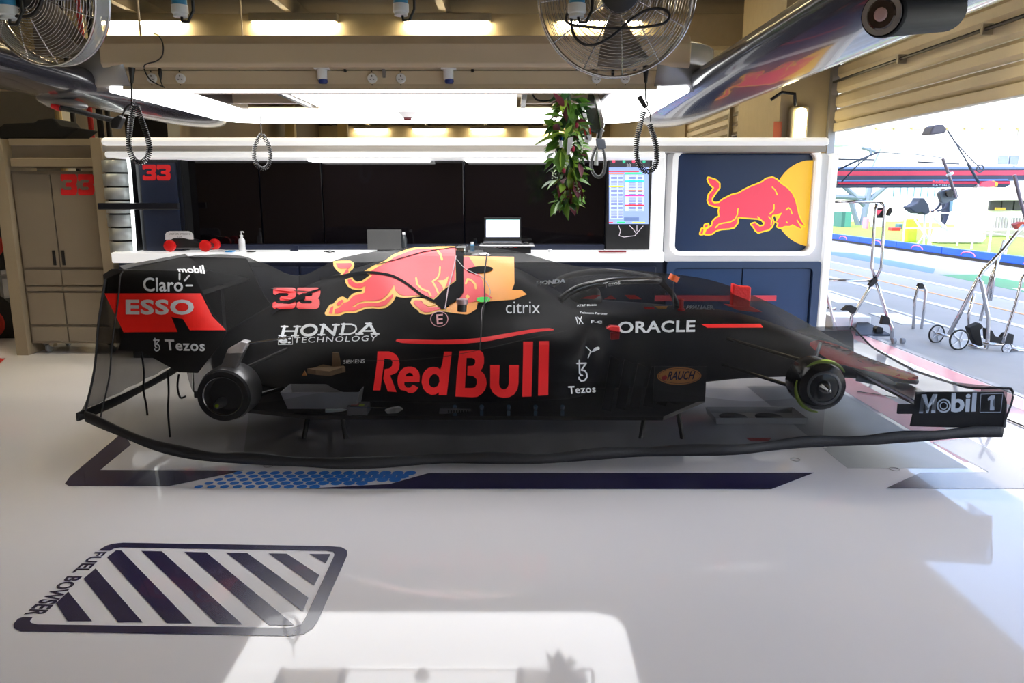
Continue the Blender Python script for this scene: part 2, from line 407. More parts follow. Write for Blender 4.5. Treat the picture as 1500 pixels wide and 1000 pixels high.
for Y in (14.3, 16.2):
    m = MB(); m.box(DX - .12, Y, .1, DX - .06, Y + .1, 5); m.build('rib', HOUS, s2)
for z in (2.75, 2.05):
    m = MB(); m.tube([(DX - .1, 13.3, z), (DX - .1, 20.3, z)], .02, 6); m.build('guide_rail', BLACK, s2)
m = MB(); m.box(3.84, 11.2, 0, DX - .03, 13.25, 5); m.build('wall_pillar', WARMW, kind='structure')
m = MB(); m.box(DX - .12, 11.1, 0, DX - .02, 11.19, 5); m.build('door_1', GREYM, kind='structure')
m = MB(); m.box(DX - .1, 20.4, 0, DX + .2, 45, 5); m.build('wall_right', WARMW, kind='structure')
m = MB(); m.box(DX - .05, -4.0, 4.9, DX + .2, 20.4, 5.3); m.build('wall_lintel', WARMW, kind='structure')
pl = thing('pillar_lamp', 'vertical lit yellow tube lamp on the pillar beside the shutter', 'wall lamp', (DX - .45, 11.0, 1.9))
c = PY(1168, 180, 11.15)
m = MB(); m.box(c.x - .13, 11.06, c.z - .75, c.x + .13, 11.2, c.z + .22); m.build('housing', HOUS, pl, bevel=.03)
m = MB(); m.lathe([(0, -.7), (.07, -.68), (.08, -.6), (.08, .12), (.06, .18), (0, .2)], (c.x, 11.03, c.z), 'z', 12); m.build('tube', mat('lamp_tube_soft', (1, .85, .5), .5, emis=6, var=0), pl, True)
m = MB(); m.tube([(c.x - .1, 11, c.z + .22), (c.x - .12, 11, c.z + .38), (c.x - .3, 11, c.z + .4), (c.x - .45, 11, c.z + .3)], .025, 6); m.build('cable', BLACK, pl, True)
sr = c
m = MB(); x = PY(1139, 190, 11.19).x; m.box(x - .06, 11.185, PY(1139, 200, 11.2).z - .6, x + .06, 11.2, PY(1139, 178, 11.2).z)
m.build('warning_strip', mat('faded_red', (.55, .12, .05), .5), label='faded red warning strip on the pillar left of the tube lamp', cat='warning sign')

# ================================================================== WALL UNIT (freestanding pit furniture)
WY = 7.3
wu = thing('garage_wall_unit', 'white framed garage wall unit with black glass panels behind the car', 'wall unit', (0, WY + .3, 0))
# carcass behind everything
xL, xR = PY(150, 300, WY).x, PY(1213, 300, WY).x
m = MB(); m.box(xL + .05, WY + .5, 0, xR - .03, WY + .62, 2.08); m.build('carcass', WALLNAVY, wu)
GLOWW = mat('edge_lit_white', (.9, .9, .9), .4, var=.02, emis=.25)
# top canopy: white slab, beige strip, white lip
z_a = PY(600, 201, WY - .35).z; z_b = PY(600, 213, WY - .35).z; z_c = PY(600, 222, WY - .3).z; z_d = PY(600, 231, WY - .3).z
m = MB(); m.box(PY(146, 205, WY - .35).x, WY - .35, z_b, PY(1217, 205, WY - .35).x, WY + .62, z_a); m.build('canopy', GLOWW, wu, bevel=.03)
m = MB(); m.box(PY(150, 218, WY - .3).x, WY - .3, z_c, PY(1210, 218, WY - .3).x, WY + .55, z_b); m.build('canopy_fascia', mat('taupe_strip', (.42, .38, .33), .35, coat=.3), wu)
m = MB(); m.box(PY(152, 226, WY - .33).x, WY - .33, z_d, PY(975, 226, WY - .33).x, WY + .5, z_c); m.build('canopy_lip', GLOWW, wu, bevel=.02)
# lights under canopy
for (a, b_) in ((455, 628), (682, 810)):
    m = MB(); x0 = PY(a, 229, WY).x; x1 = PY(b_, 229, WY).x; m.box(x0, WY - .1, z_d - .022, x1, WY + .12, z_d - .002); m.build('downlight', mat('downlight_white', (1, 1, 1), .5, emis=2.2, var=0), wu)
# glass panels
gz1, gz0 = z_d, PY(600, 366, WY + .25).z
for (a, b_) in ((270, 381), (383, 472.5), (474, 679), (681, 886)):
    m = MB(); m.box(PY(a, 300, WY + .25).x, WY + .25, gz0 - .06, PY(b_, 300, WY + .25).x, WY + .28, gz1); m.build('glass_panel', GLASSB, wu, bevel=.003)
m = MB(); m.box(PY(888, 300, WY + .2).x, WY + .2, gz0 - .06, PY(966, 300, WY + .2).x, WY + .26, gz1); m.build('screen_bay', BLACK, wu, bevel=.01)
m = MB(); m.box(PY(262, 300, WY + .1).x, WY + .1, gz0, PY(271, 300, WY + .1).x, WY + .4, gz1); m.build('mullion', BLACK, wu)
m = MB(); m.box(PY(270, 362, WY + .1).x, WY + .16, gz0 - .06, PY(886, 362, WY + .1).x, WY + .3, gz0 + .06); m.build('splash_rail', WALLNAVY, wu)
# right hand upright of the opening and rounded frame around the poster
def rrect(x0, z0, x1, z1, r, n=6):
    P = []
    for (cx, cz, a0) in ((x1 - r, z1 - r, 0), (x0 + r, z1 - r, PI / 2), (x0 + r, z0 + r, PI), (x1 - r, z0 + r, 1.5 * PI)):
        for k in range(n + 1): a = a0 + PI / 2 * k / n; P.append((cx + r * math.cos(a), cz + r * math.sin(a)))
    return P
def frame(outer, inner, Y, dep, name, mt, parent, bevel=.01):
    v, f = fill2d([outer, inner]); mb = MB(); n = len(v)
    mb.add([(p.x, Y, p.y) for p in v] + [(p.x, Y + dep, p.y) for p in v], list(f) + [tuple(i + n for i in reversed(q)) for q in f])
    for loop in (outer, inner):
        k = len(loop); mb.add([(p[0], Y, p[1]) for p in loop] + [(p[0], Y + dep, p[1]) for p in loop], [(i, (i + 1) % k, (i + 1) % k + k, i + k) for i in range(k)])
    return mb.build(name, mt, parent)
zc1 = PY(1090, 375, WY).z
zt1 = z_c
x0, x1 = PY(974, 300, WY).x, PY(1209, 300, WY).x
xi0, xi1 = PY(990, 300, WY).x, PY(1189.5, 300, WY).x; zi1, zi0 = PY(1090, 224, WY).z, PY(1090, 368, WY).z
zc0 = PY(1090, 383, WY).z
frame(rrect(x0, zc0, x1, zt1, .04), rrect(xi0, zi0, xi1, zi1, .07), WY, .12, 'poster_frame', WHITE, wu)
frame(rrect(xi0 - .045, zi0 - .04, xi1 + .05, zi1 + .045, .1), rrect(xi0, zi0, xi1, zi1, .06), WY - .03, .05, 'frame_lip', GLOWW, wu)
xa, xb = PY(958, 300, WY).x, PY(974, 300, WY).x
m = MB(); m.box(xa, WY - .03, gz0 - .1, xb - .008, WY + .3, z_c); m.build('upright', GLOWW, wu, bevel=.02)
m = MB(); m.box(xb - .006, WY - .01, gz0 - .1, xb + .003, WY + .1, z_c); m.build('joint', GREYM, wu)
# left end: louvred return with bright edge and dark number panel
LOUV = mat('louvre_silver', (.34, .36, .37), .45, .3, var=.05)
zA, zB = z_d, PY(170, 372, WY).z
nl = 7
for k in range(nl):
    za = zA + (zB - zA) * k / nl; zb = zA + (zB - zA) * (k + 1) / nl
    mb = MB(); xl = PY(153, 300, WY).x; xr = PY(193, 300, WY).x
    P = [(xl + (xr - xl) * t, WY + .02 - .10 * math.sin(PI * t)) for t in (0, .2, .4, .6, .8, 1)]
    mb.add([(p[0], p[1], za - .008) for p in P] + [(p[0], p[1], zb + .008) for p in P], [(i, i + 1, i + 7, i + 6) for i in range(5)])
    o = mb.build('louvre', LOUV, wu, True); sm = o.modifiers.new('s', 'SOLIDIFY'); sm.thickness = .012
m = MB(); m.box(xl + .02, WY + .04, zB, xr, WY + .4, zA); m.build('louvre_back', BLACK, wu)
m = MB(); m.tube([PY(188, 232, WY - .02), PY(191, 262, WY - .02), PY(198, 369, WY - .02)], .016, 8); m.build('edge_light', mat('edge_strip', (.95, 1, .97), .4, emis=1.2, var=0), wu, True)
m = MB(); m.box(PY(200, 300, WY).x, WY + .05, zB, PY(262, 300, WY).x, WY + .12, zA); m.build('number_panel_surround', mat('near_black_navy', (.006, .008, .016), .3, coat=.3), wu)
m = MB(); m.box(PY(207, 300, WY).x, WY + .03, zB + .02, PY(259, 300, WY).x, WY + .05, zA - .03); m.build('number_panel', mat('slate_navy', (.018, .026, .055), .35), wu)
m = MB(); m.box(PY(153, 302, WY).x - .02, WY - .09, PY(180, 307, WY - .05).z, PY(268, 302, WY).x, WY - .05, PY(180, 297, WY - .05).z); m.build('support_bar', mat('near_black_navy', (0, 0, 0)), wu, bevel=.01)
THREE = [(0, 1), (.08, 1.0), (.86, 1.0), (.97, .92), (1, .8), (.97, .58), (.9, .5), (.98, .42), (1, .2), (.95, .06), (.84, 0), (.1, 0), (.0, .08), (0, .30), (.1, .35), (.22, .26), (.6, .26), (.66, .33), (.6, .40), (.32, .40), (.28, .5), (.34, .6), (.62, .6), (.66, .67), (.6, .74), (.22, .74), (.1, .66), (.0, .7), (-.02, .9)]
def three3(a, b, c, d, fn, name, mt, parent, sk=0):
    wd = (c - a) * .49
    for k in range(2):
        x0 = a + k * (c - a) * .51
        P = [(x0 + p[0] * wd + sk * p[1], d - p[1] * (d - b)) for p in THREE]
        mapped(fill2d([P]), fn, name, mt, parent)
three3(209, 241, 250, 264, onY(WY + .025), 'number', RED, wu)
# counter
cy0 = WY - .12
zt_, zbt = PY(600, 369, cy0).z, PY(600, 384, cy0).z
ct = thing('counter', 'long white counter in front of the black glass panels', 'counter', (-.6, WY, 0))
xa0, xa1, xa2 = PY(162, 378, cy0).x, PY(300, 378, cy0).x, PY(973, 378, cy0).x
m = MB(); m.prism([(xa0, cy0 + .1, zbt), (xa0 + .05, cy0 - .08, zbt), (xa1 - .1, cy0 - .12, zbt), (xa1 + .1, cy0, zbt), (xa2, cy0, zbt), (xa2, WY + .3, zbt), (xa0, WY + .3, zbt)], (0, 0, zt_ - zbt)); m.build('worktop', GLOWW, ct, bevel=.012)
m = MB(); m.box(xa0 + .02, cy0 + .1, .1, PY(974, 378, cy0).x, WY + .3, zbt); m.build('base', WALLNAVY, ct)
for k in range(6):
    x = xa0 + .06 + (xa2 - xa0 - .1) * k / 6
    m = MB(); m.box(x, cy0 + .07, .16, x + (xa2 - xa0 - .1) / 6 - .02, cy0 + .1, zbt - .05); m.build('door', WALLNAVY, ct, bevel=.006)
m = MB(); m.box(xa0 + .05, cy0 + .15, 0, xa2 - .05, WY + .25, .1); m.build('plinth', BLACK, ct)
cb = thing('poster_cabinet', 'dark blue panelled base cabinet under the bull poster', 'cabinet', (PY(1090, 430, WY).x, WY, 0))
m = MB(); m.box(x0, WY + .03, .05, x1 - .03, WY + .5, zc0); m.build('body', WALLNAVY, cb)
frame(rrect(PY(976, 400, WY).x, .03, PY(1201, 400, WY).x, zc0 + .002, .03), rrect(PY(986, 400, WY).x, .12, PY(1190, 400, WY).x, zc0 - .06, .05), WY - .02, .05, 'face_frame', mat('blue_frame', (.03, .06, .14), .35), cb)
for (a, b_) in ((987, 1087), (1089, 1188)):
    m = MB(); m.box(PY(a, 400, WY).x, WY + .012, .14, PY(b_, 400, WY).x, WY + .03, zc0 - .07); m.build('door', mat('royal_blue_panel', (.012, .045, .14), .35, var=.06), cb)
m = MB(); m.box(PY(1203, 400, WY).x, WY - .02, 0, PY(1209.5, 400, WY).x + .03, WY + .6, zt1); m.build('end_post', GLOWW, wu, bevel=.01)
m = MB(); x = PY(850, 437, WY - .06).x; m.box(x, WY - .045, PY(900, 441, WY - .06).z, PY(1138, 437, WY - .06).x, WY - .035, PY(900, 433, WY - .06).z); m.build('red_stripe', mat('pink_red_tape', (.75, .06, .09), .4), cb)
# bull poster
po = thing('bull_poster', 'backlit navy poster with red charging bull on a yellow sun', 'poster', (PY(1090, 300, WY + .06).x, WY + .06, PY(1090, 368, WY + .06).z))
POSN = mat('poster_navy', (.012, .035, .11), .35, coat=.08, var=.15, scale=1.2)
m = MB(); m.box(xi0 - .03, WY + .06, zi0 - .03, xi1 + .03, WY + .09, zi1 + .03); m.build('panel', POSN, po)
trp = lambda a, b: (980 + a / 5.884, 200 + b / 5.884)
fnp = lambda a, b, d=1: PY(a, b, WY + .058 - .0015 * d)
PINKB = mat('poster_red', (.88, .07, .13), .35, var=.04, emis=.25)
YELB = mat('poster_yellow', (.95, .56, .04), .35, var=.05, emis=.3)
S = []
for k in range(25):
    a = math.radians(100 + (268 - 100) * k / 24); S.append((1190.5 + 0 + 58 * math.cos(a) * 1.0, 297.5 - 63.5 * math.sin(a)))
S = [(min(p[0], 1192.5), p[1]) for p in S] + [(1190.5, 361), (1193.5, 234.5)]
mapped(fill2d([S]), lambda a, b: fnp(a, b, .4), 'sun_disc', YELB, po)
badge(trp, fnp, po, PINKB, mat('badge_yellow', (.95, .66, .03), .35, emis=.3), 2.1)

# timing screen
ts = thing('timing_screen', 'tall wall screen of lap timing tables and a track map', 'screen', (PY(925, 300, WY + .18).x, WY + .18, PY(925, 360, WY + .18).z))
SY = WY + .17
m = MB(); m.pbox(889, 231, 960, 365, SY, .03); m.build('housing', BLACK, ts, bevel=.005)
SCR = mat('screen_blue', (.22, .30, .62), .4, emis=.75, var=.1, scale=4)
def flat(px0, py0, px1, py1, Y, name, mt, parent): return mapped(([Vector((px0, py0, 0)), Vector((px1, py0, 0)), Vector((px1, py1, 0)), Vector((px0, py1, 0))], [(0, 1, 2, 3)]), onY(Y), name, mt, parent)
flat(892, 245, 950, 328, SY - .003, 'display_area', SCR, ts)
flat(893, 231.5, 952, 245, SY - .003, 'display_header', mat('screen_dark', (.05, .05, .06), .3, emis=.3), ts)
flat(893.5, 256, 913, 320, SY - .005, 'timing_column', mat('screen_light', (.42, .5, .85), .4, emis=.75, var=.2, scale=30), ts)
flat(915.5, 256, 943, 309, SY - .005, 'timing_column', MATS['screen_light'], ts)
def em(name, c, e=.8): return mat(name, c, .4, emis=e, var=0)
for (a, b_, c_, d_, nm, col) in ((892, 250.5, 936, 252, 'bar_red', (.7, .03, .05)), (892, 253.5, 914, 255, 'bar_brown', (.6, .2, .1)), (915.5, 252.8, 940, 254.8, 'bar_green', (.02, .7, .15)), (915.5, 264, 944, 266.5, 'bar_cyan', (.02, .5, .8)),
                         (892, 272, 914, 274, 'bar_olive', (.5, .6, .05)), (915.5, 278.5, 944, 280, 'bar_orange', (.7, .25, .05)), (915.5, 285.5, 944, 287.3, 'bar_magenta', (.7, .02, .25)), (915.5, 299.5, 944, 301.3, 'bar_red', (.7, .03, .05)), (914, 318, 936, 323, 'bar_slate', (.1, .15, .3)), (892, 325, 898, 326.5, 'bar_red', (1, 1, 1)), (904, 324.6, 916, 326.4, 'bar_green', (1, 1, 1)), (926, 325, 945, 326.4, 'bar_olive', (1, 1, 1))):
    flat(a, b_, c_, d_, SY - .007, 'coloured_bar', em(nm, col), ts)
GT = mat('screen_text', (.08, .10, .25), .5)
for (a, b_, y0_, y1_) in ((895, 904, 257, 318), (906, 912, 257, 318), (921, 931, 257, 308), (934, 941, 257, 308)):
    mb = MB(); y = y0_
    while y < y1_:
        mb.add([PY(a, y, SY - .0062), PY(b_, y, SY - .0062), PY(b_, y + .8, SY - .0062), PY(a, y + .8, SY - .0062)], [(0, 1, 2, 3)]); y += 2.1
    mb.build('text_rows', GT, ts)
for (a, col, nm) in ((899, (.8, .05, .1), 'dot_red'), (914, (.03, .35, .2), 'dot_green'), (928, (.8, .05, .1), 'dot_red'), (943.5, (.03, .5, .25), 'dot_green')):
    cc = PY(a, 236.5, SY - .005); mb = MB(); mb.poly([(cc.x + .015 * math.cos(t * PI / 5), cc.y, cc.z + .015 * math.sin(t * PI / 5)) for t in range(10)]); mb.build('status_dot', em(nm, col, .9), ts)
mapped(onquad(text2d('33', .01), rectq(918, 239.5, 924, 244.5)), onY(SY - .005), 'lettering', WHITE, ts)
mapped(strokes([[(906, 330), (909, 338), (907, 345), (914, 347), (930, 345), (936, 338), (942, 331)], [(922, 330), (928, 336), (932, 342)], [(933, 330), (933, 338)]], .9), onY(SY - .004), 'track_map', em('map_line', (.5, .45, .5), .5), ts)

# left tool cabinet and its surround
CY = 7.45
TAUPE = mat('taupe_cabinet', (.26, .215, .165), .32, coat=.3, var=.04)
TAUPE2 = mat('taupe_frame', (.33, .27, .19), .4, var=.04)
su = thing('cabinet_surround', 'beige portal frame around the tall cabinet at left', 'frame', (PY(75, 400, CY).x, CY, 0))
def vpost(px0, px1, py_, Y, z0, z1, dep, name, mt, parent, bv=.005):
    m = MB(); m.box(PY(px0, py_, Y).x, Y, z0, PY(px1, py_, Y).x, Y + dep, z1); return m.build(name, mt, parent, bevel=bv)
zs = lambda py_, Y=CY: PY(75, py_, Y).z
vpost(-4, 14, 300, CY, 0, zs(203), .5, 'left_post', TAUPE2, su)
vpost(141, 157, 300, CY - .12, 0.3, zs(203), .5, 'right_post', TAUPE2, su)
m = MB(); m.box(PY(14, 220, CY).x, CY, zs(213), PY(143, 220, CY).x, CY + .5, zs(203)); m.build('top_rail', TAUPE2, su, bevel=.005)
m = MB(); m.box(PY(14, 220, CY).x, CY + .03, zs(232), PY(143, 220, CY).x, CY + .06, zs(213)); m.build('fascia', TAUPE, su)
m = MB(); m.box(PY(14, 220, CY).x, CY - .01, zs(244), PY(143, 220, CY).x, CY + .5, zs(232)); m.build('lower_rail', TAUPE2, su, bevel=.005)
m = MB(); m.box(PY(-4, 220, CY).x - 2.6, CY, zs(244), PY(-4, 220, CY).x, CY + .5, zs(203)); m.build('side_rail', TAUPE2, su, bevel=.005)
tcx0, tcx1 = PY(24, 380, CY).x, PY(157, 380, CY).x
tc_ = thing('tool_cabinet', 'tall glossy taupe cabinet on castors with red number 33', 'cabinet', ((tcx0 + tcx1) / 2, CY + .2, 0))
zb0, zt0 = zs(505), zs(250)
m = MB(); m.box(tcx0, CY + .08, zb0, tcx1, CY + .6, zt0); m.build('body', TAUPE, tc_, bevel=.006)
m = MB(); m.box(tcx0 - .11, CY + .1, .1, tcx0 - .02, CY + .6, zt0 + .02); m.build('side_panel', mat('blue_black_side', (.02, .03, .05), .3), tc_)
xm = PY(87, 380, CY + .05).x
for (a, b_, hx) in ((tcx0 + .03, xm - .006, xm - .045), (xm + .006, tcx1 - .02, xm + .045)):
    m = MB(); m.box(a, CY + .05, zs(392), b_, CY + .08, zt0 - .03); o = m.build('door', TAUPE, tc_, bevel=.004)
    m = MB(); m.box(hx - .013, CY + .035, zs(389), hx + .013, CY + .05, zs(367)); m.build('handle', BLACK, o, bevel=.004)
    for (p, q) in ((396, 418), (421, 427), (430, 476), (480, 501)):
        m = MB(); m.box(a, CY + .052, zs(q), b_, CY + .08, zs(p)); o = m.build('drawer', TAUPE, tc_, bevel=.004)
three3(89, 255, 138.5, 286, onY(CY + .048), 'number', RED, tc_)
for x in (tcx0 + .12, tcx1 - .12):
    for y in (CY + .16, CY + .5):
        m = MB(); m.lathe([(.0, -.018), (.042, -.018), (.05, -.01), (.05, .01), (.042, .018), (0, .018)], (x, y, .05), 'x', 16); o = m.build('castor', mat('castor_grey', (.25, .27, .3), .4), tc_, 'auto')
        m = MB(); m.prism([(x - .03, y - .05, .09), (x + .03, y - .05, .09), (x + .02, y + .02, .05), (x - .02, y + .02, .05)], (0, .03, .03)); m.box(x - .035, y - .04, .1, x + .035, y + .04, zb0 + .01); m.build('bracket', STEEL, o)
# black bags on top
m = MB(); X0 = PY(8, 200, CY + .2).x; X1 = PY(100, 200, CY + .2).x; Z = zs(203)
P = [(X0, Z), (X0 - .02, Z + .1), (X0 + .06, Z + .15), (X0 + .35, Z + .16), (X0 + .4, Z + .19), (X0 + .55, Z + .2), (X0 + .6, Z + .13), (X0 + .78, Z + .11), (X1, Z)]
m.prism([(p[0], CY + .1, p[1]) for p in P], (0, .4, 0)); m.build('black_bag', mat('black_fabric', (.01, .01, .01), .8, bump=.3), label='crumpled black bag lying on top of the cabinet surround', cat='bag', bevel=.02)
# dim stuff left of the frame
def wheel_rack(a, b, r, lab):
    c = PY(a, b, 8.5); o = thing('stored_wheel', lab, 'wheel', (c.x, 8.5, c.z - r))
    m = MB(); m.lathe([(r * .55, -.13), (r, -.11), (r, .11), (r * .55, .13)], c, 'y', 24); m.build('tyre', RUBBER, o, 'auto')
    m = MB(); m.lathe([(0, -.14), (r * .5, -.14), (r * .56, -.12), (r * .56, .1)], c, 'y', 16); m.build('rim_cover', mat('red_rim_cover', (.5, .02, .01), .5), o)
    return o
wr = thing('wheel_shelf', 'dim metal storage shelf beyond the left frame post', 'shelf', (PY(-10, 450, 8.5).x, 8.5, 0))
for (a, b) in ((-2, 357), (2, 470)):
    c = PY(a, b, 8.5); m = MB(); m.box(c.x - .7, 8.3, c.z - .37, c.x + .22, 8.75, c.z - .335); m.build('shelf_board', GREYM, wr)
m = MB(); c = PY(14, 400, 8.6); m.box(c.x, 8.4, 0, c.x + .04, 8.7, 2.0); m.build('post', GREYM, wr)
m = MB(); c = PY(14, 400, 8.6); m.box(c.x - 1.3, 8.4, 0, c.x - 1.26, 8.7, 2.0); m.build('post', GREYM, wr)
wheel_rack(-4, 357, .3, 'red rimmed wheel on the upper shelf at the left edge'); wheel_rack(-4, 470, .33, 'dark wheel with red cover on the lower shelf at left edge')
# pipes and posts behind the cabinet
for i, (a, mt, r) in enumerate(((88, MATS['yellow_beige'], .05), (109, BLACK, .04), (134, REDV, .04), (148, BLACK, .05), (160, BLACK, .04))):
    c = PY(a, 190, 12); m = MB(); m.tube([(c.x, 12, 0), (c.x, 12, 5)], r, 8)
    m.build('service_pipe', mt, True and None, label=['beige service pipe behind the tall cabinet', 'thin black service pipe behind the tall cabinet, right of the beige one', 'red service pipe behind the tall cabinet', 'thick black service pipe just right of the red one', 'thin black service pipe furthest right behind the cabinet'][i], cat='pipe')
c = PY(25, 175, 13); m = MB(); m.box(c.x - .8, 13, 0, c.x + .75, 13.3, c.z + .45); m.build('grey_partition', mat('grey_board', (.25, .24, .21), .6), label='grey partition board behind the black bag', cat='partition')
c = PY(235, 190, 11); m = MB(); m.box(c.x - .5, 11, 0, c.x + .1, 11.4, c.z + .25); m.build('dark_locker', BLACK, label='tall black locker behind the left end of the wall unit', cat='locker')
# ================================================================== OVERHEAD GANTRY
GZ = 2.165; GX0, GX1 = -2.27, 1.0; GY0, GY1 = 4.42, 6.28
ga = thing('overhead_gantry', 'silver overhead gantry with lit white ceiling panels hanging above the covered car', 'lighting gantry', (-.65, 5.3, GZ))
bz0, bz1, bz2 = PY(600, 131, 4.39).z, PY(600, 98, 4.33).z, PY(600, 50, 4.33).z
bxa, bxb = PY(178, 115, 4.39).x, PY(963, 115, 4.39).x
SIL2 = mat('gantry_warm_reflection', (.62, .51, .36), .3, .0, coat=.3, var=.03)  # tan reflection of the warm tubes put into the base colour
SIL3 = mat('gantry_silver', (.36, .36, .37), .25, .3, coat=.4, var=.03)
# front beam with a recessed socket channel and rounded ends
prof = [(4.40, bz1 - .005), (4.34, bz1), (4.325, bz1 + .02), (4.325, bz2 - .05), (4.36, bz2), (4.55, bz2 + .01), (4.58, bz1 - .02)]
m = MB(); xe0, xe1 = PY(146, 75, 4.33).x, PY(1012, 75, 4.33).x
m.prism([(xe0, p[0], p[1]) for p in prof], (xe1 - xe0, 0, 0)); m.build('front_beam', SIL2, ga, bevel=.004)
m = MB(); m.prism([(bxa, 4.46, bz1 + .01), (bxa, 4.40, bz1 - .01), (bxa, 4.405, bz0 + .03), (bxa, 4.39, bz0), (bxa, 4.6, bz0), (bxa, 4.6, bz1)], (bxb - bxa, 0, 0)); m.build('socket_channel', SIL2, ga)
def endcap(x0, x1, name):
    """rounded moulding wrapping each end of the beam; x0 inner edge, x1 outer edge"""
    mb = MB(); N = 10; rows = []
    for i in range(N + 1):
        t = i / N; a = t * PI / 2
        x = x0 + (x1 - x0) * math.sin(a); y = 4.33 + .30 * (1 - math.cos(a)); zt = bz2 - .01 - .015 * t; zb = bz0 + .0 + .04 * (t ** 3)
        sec = [(y + .06, zt), (y + .01, zt - .02), (y, zt - .06), (y - .004, (zt + zb) / 2), (y + .01, zb + .09), (y + .045, zb + .03), (y + .11, zb)]
        rows.append([(x, p[0], p[1]) for p in sec])
    k = len(rows[0])
    mb.add([p for r in rows for p in r], [(i * k + j, i * k + j + 1, (i + 1) * k + j + 1, (i + 1) * k + j) for i in range(N) for j in range(k - 1)])
    o = mb.build(name, SIL3, ga, True); sm = o.modifiers.new('s', 'SOLIDIFY'); sm.thickness = .01; return o
endcap(PY(963, 90, 4.33).x, PY(1046, 90, 4.6).x, 'end_moulding')
endcap(PY(180, 90, 4.33).x, PY(106, 90, 4.6).x, 'end_moulding')
# side arms running from the far end towards the photographer
def arm(xc, name, flip):
    mb = MB(); rows = []
    Ys = [6.75, 6.68, 6.5, 6.2, 5.6, 5.0, 4.0, 3.0, 2.0, 1.0, -1.5]; S = [.15, .55, .85, 1, 1, 1, 1, 1, 1, 1, 1]
    for Y, s in zip(Ys, S):
        cx, cz = xc, GZ + .065; r = []
        for k in range(18):
            a = 2 * PI * k / 18; ca, sa = math.cos(a), math.sin(a)
            ex = .25 * math.copysign(abs(ca) ** .8, ca); ez = .082 * math.copysign(abs(sa) ** .8, sa)
            r.append((cx + flip * (ex * s + (ez * -.25)), Y, cz + ez * s + (1 - s) * -.05))
        rows.append(r)
    mb.add([p for r in rows for p in r], [(i * 18 + j, i * 18 + (j + 1) % 18, (i + 1) * 18 + (j + 1) % 18, (i + 1) * 18 + j) for i in range(len(rows) - 1) for j in range(18)] + [tuple(range(18)), tuple((len(rows) - 1) * 18 + j for j in range(18))])
    return mb.build(name, DARKARM, ga, True)
arm(1.25, 'side_arm', 1); arm(-2.58, 'side_arm', -1)
for xa_, fl in ((1.25, -1), (-2.58, 1)):
    mb = MB(); mb.tube([(xa_ - fl * .16, 6.5, GZ + .03), (xa_ - fl * .20, 6.0, GZ + .022), (xa_ - fl * .20, 4.6, GZ + .022), (xa_ - fl * .20, .5, GZ + .022)], .005, 6); mb.build('trim_line', STEEL, ga, True)
# near half of the ring, outside the picture, lit like the rest
def lampbox(x0, y0, x1, y1, z=GZ, name='light_panel', mt=LAMPM):
    m = MB(); m.box(x0, y0, z, x1, y1, z + .03); return m.build(name, mt, ga, bevel=.006)
lampbox(GX0, GY0, -1.885, 5.5); lampbox(.585, GY0, GX1, 5.5)
lampbox(-1.885, GY0, .585, GY0 + .025, name='light_panel')
# far strip with rounded corners
far = [(-2.27, 5.5), (GX1, 5.5), (GX1, 6.05), (.93, 6.22), (.75, 6.3), (-2.0, 6.3), (-2.2, 6.2), (-2.27, 6.0)]
m = MB(); m.prism([(p[0], p[1], GZ) for p in far], (0, 0, .03)); m.build('light_panel', LAMPM, ga)
cpn = lampbox(-1.32, GY0 + .05, .03, 5.46, GZ + .02, 'centre_light', LAMPC)
# recess
m = MB(); m.box(GX0, GY0, GZ + .20, GX1, GY1, GZ + .22); m.build('recess_top', mat('recess_grey', (.22, .20, .18), .4, .4), ga)
for (a, b_) in ((-1.885, -1.36), (.06, .585)):
    for x in (a, b_ - .03): m = MB(); m.box(x, GY0 + .03, GZ + .015, x + .03, 5.5, GZ + .2); m.build('recess_side', DARKARM, ga)
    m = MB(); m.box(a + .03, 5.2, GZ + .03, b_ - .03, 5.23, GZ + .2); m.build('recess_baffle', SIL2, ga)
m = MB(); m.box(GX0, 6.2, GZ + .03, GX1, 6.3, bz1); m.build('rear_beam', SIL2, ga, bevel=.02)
for x in (-2.1, .85):
    for y in (4.5, 6.2):
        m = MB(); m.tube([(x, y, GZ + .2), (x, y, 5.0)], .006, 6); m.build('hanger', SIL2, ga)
# smoke detector
c = PZ(601, 166, GZ - .002)
sm_ = thing('smoke_detector', 'round white smoke detector under the middle light panel', 'detector', (c.x, c.y - .1, GZ - .09))
m = MB(); m.lathe([(0, .03), (.062, .03), (.066, .0), (.05, -.015), (.035, -.035), (0, -.04)], (c.x, c.y - .15, GZ - .01), 'z', 24); m.build('housing', WHITE, sm_, 'auto')
m = MB(); m.lathe([(.03, -.035), (.026, -.05), (0, -.055)], (c.x, c.y - .15, GZ - .01), 'z', 16); m.build('sensor', mat('dark_red_lens', (.08, .01, .015), .2), sm_, True)
# sockets in the channel
WPL = mat('socket_white', (.8, .8, .82), .35)
nm = {222: 'far left', 264: 'left end, beside the black thin cable', 545: 'middle left of the pair', 587: 'middle right of the pair', 874: 'right end below the fan', 916: 'furthest right'}
for a, lab in nm.items():
    c = PY(a, 114.5, 4.392); so = thing('wall_socket', 'round white three pin socket on the gantry beam, ' + lab, 'power socket', (c.x, 4.39, c.z - .03), 'gantry sockets')
    m = MB(); m.lathe([(0, -.006), (.024, -.006), (.027, 0), (.027, .012)], (c.x, 4.393, c.z), 'y', 20); m.build('face', WPL, so, 'auto')
    for (dx, dz, sx, sz) in ((0, .011, .0022, .005), (-.009, -.006, .004, .0022), (.009, -.006, .004, .0022), (0, .036, .003, .003), (0, -.036, .003, .003)):
        m = MB(); m.box(c.x + dx - sx, 4.3855, c.z + dz - sz, c.x + dx + sx, 4.3905, c.z + dz + sz); m.build('pin_hole', BLACK, so)
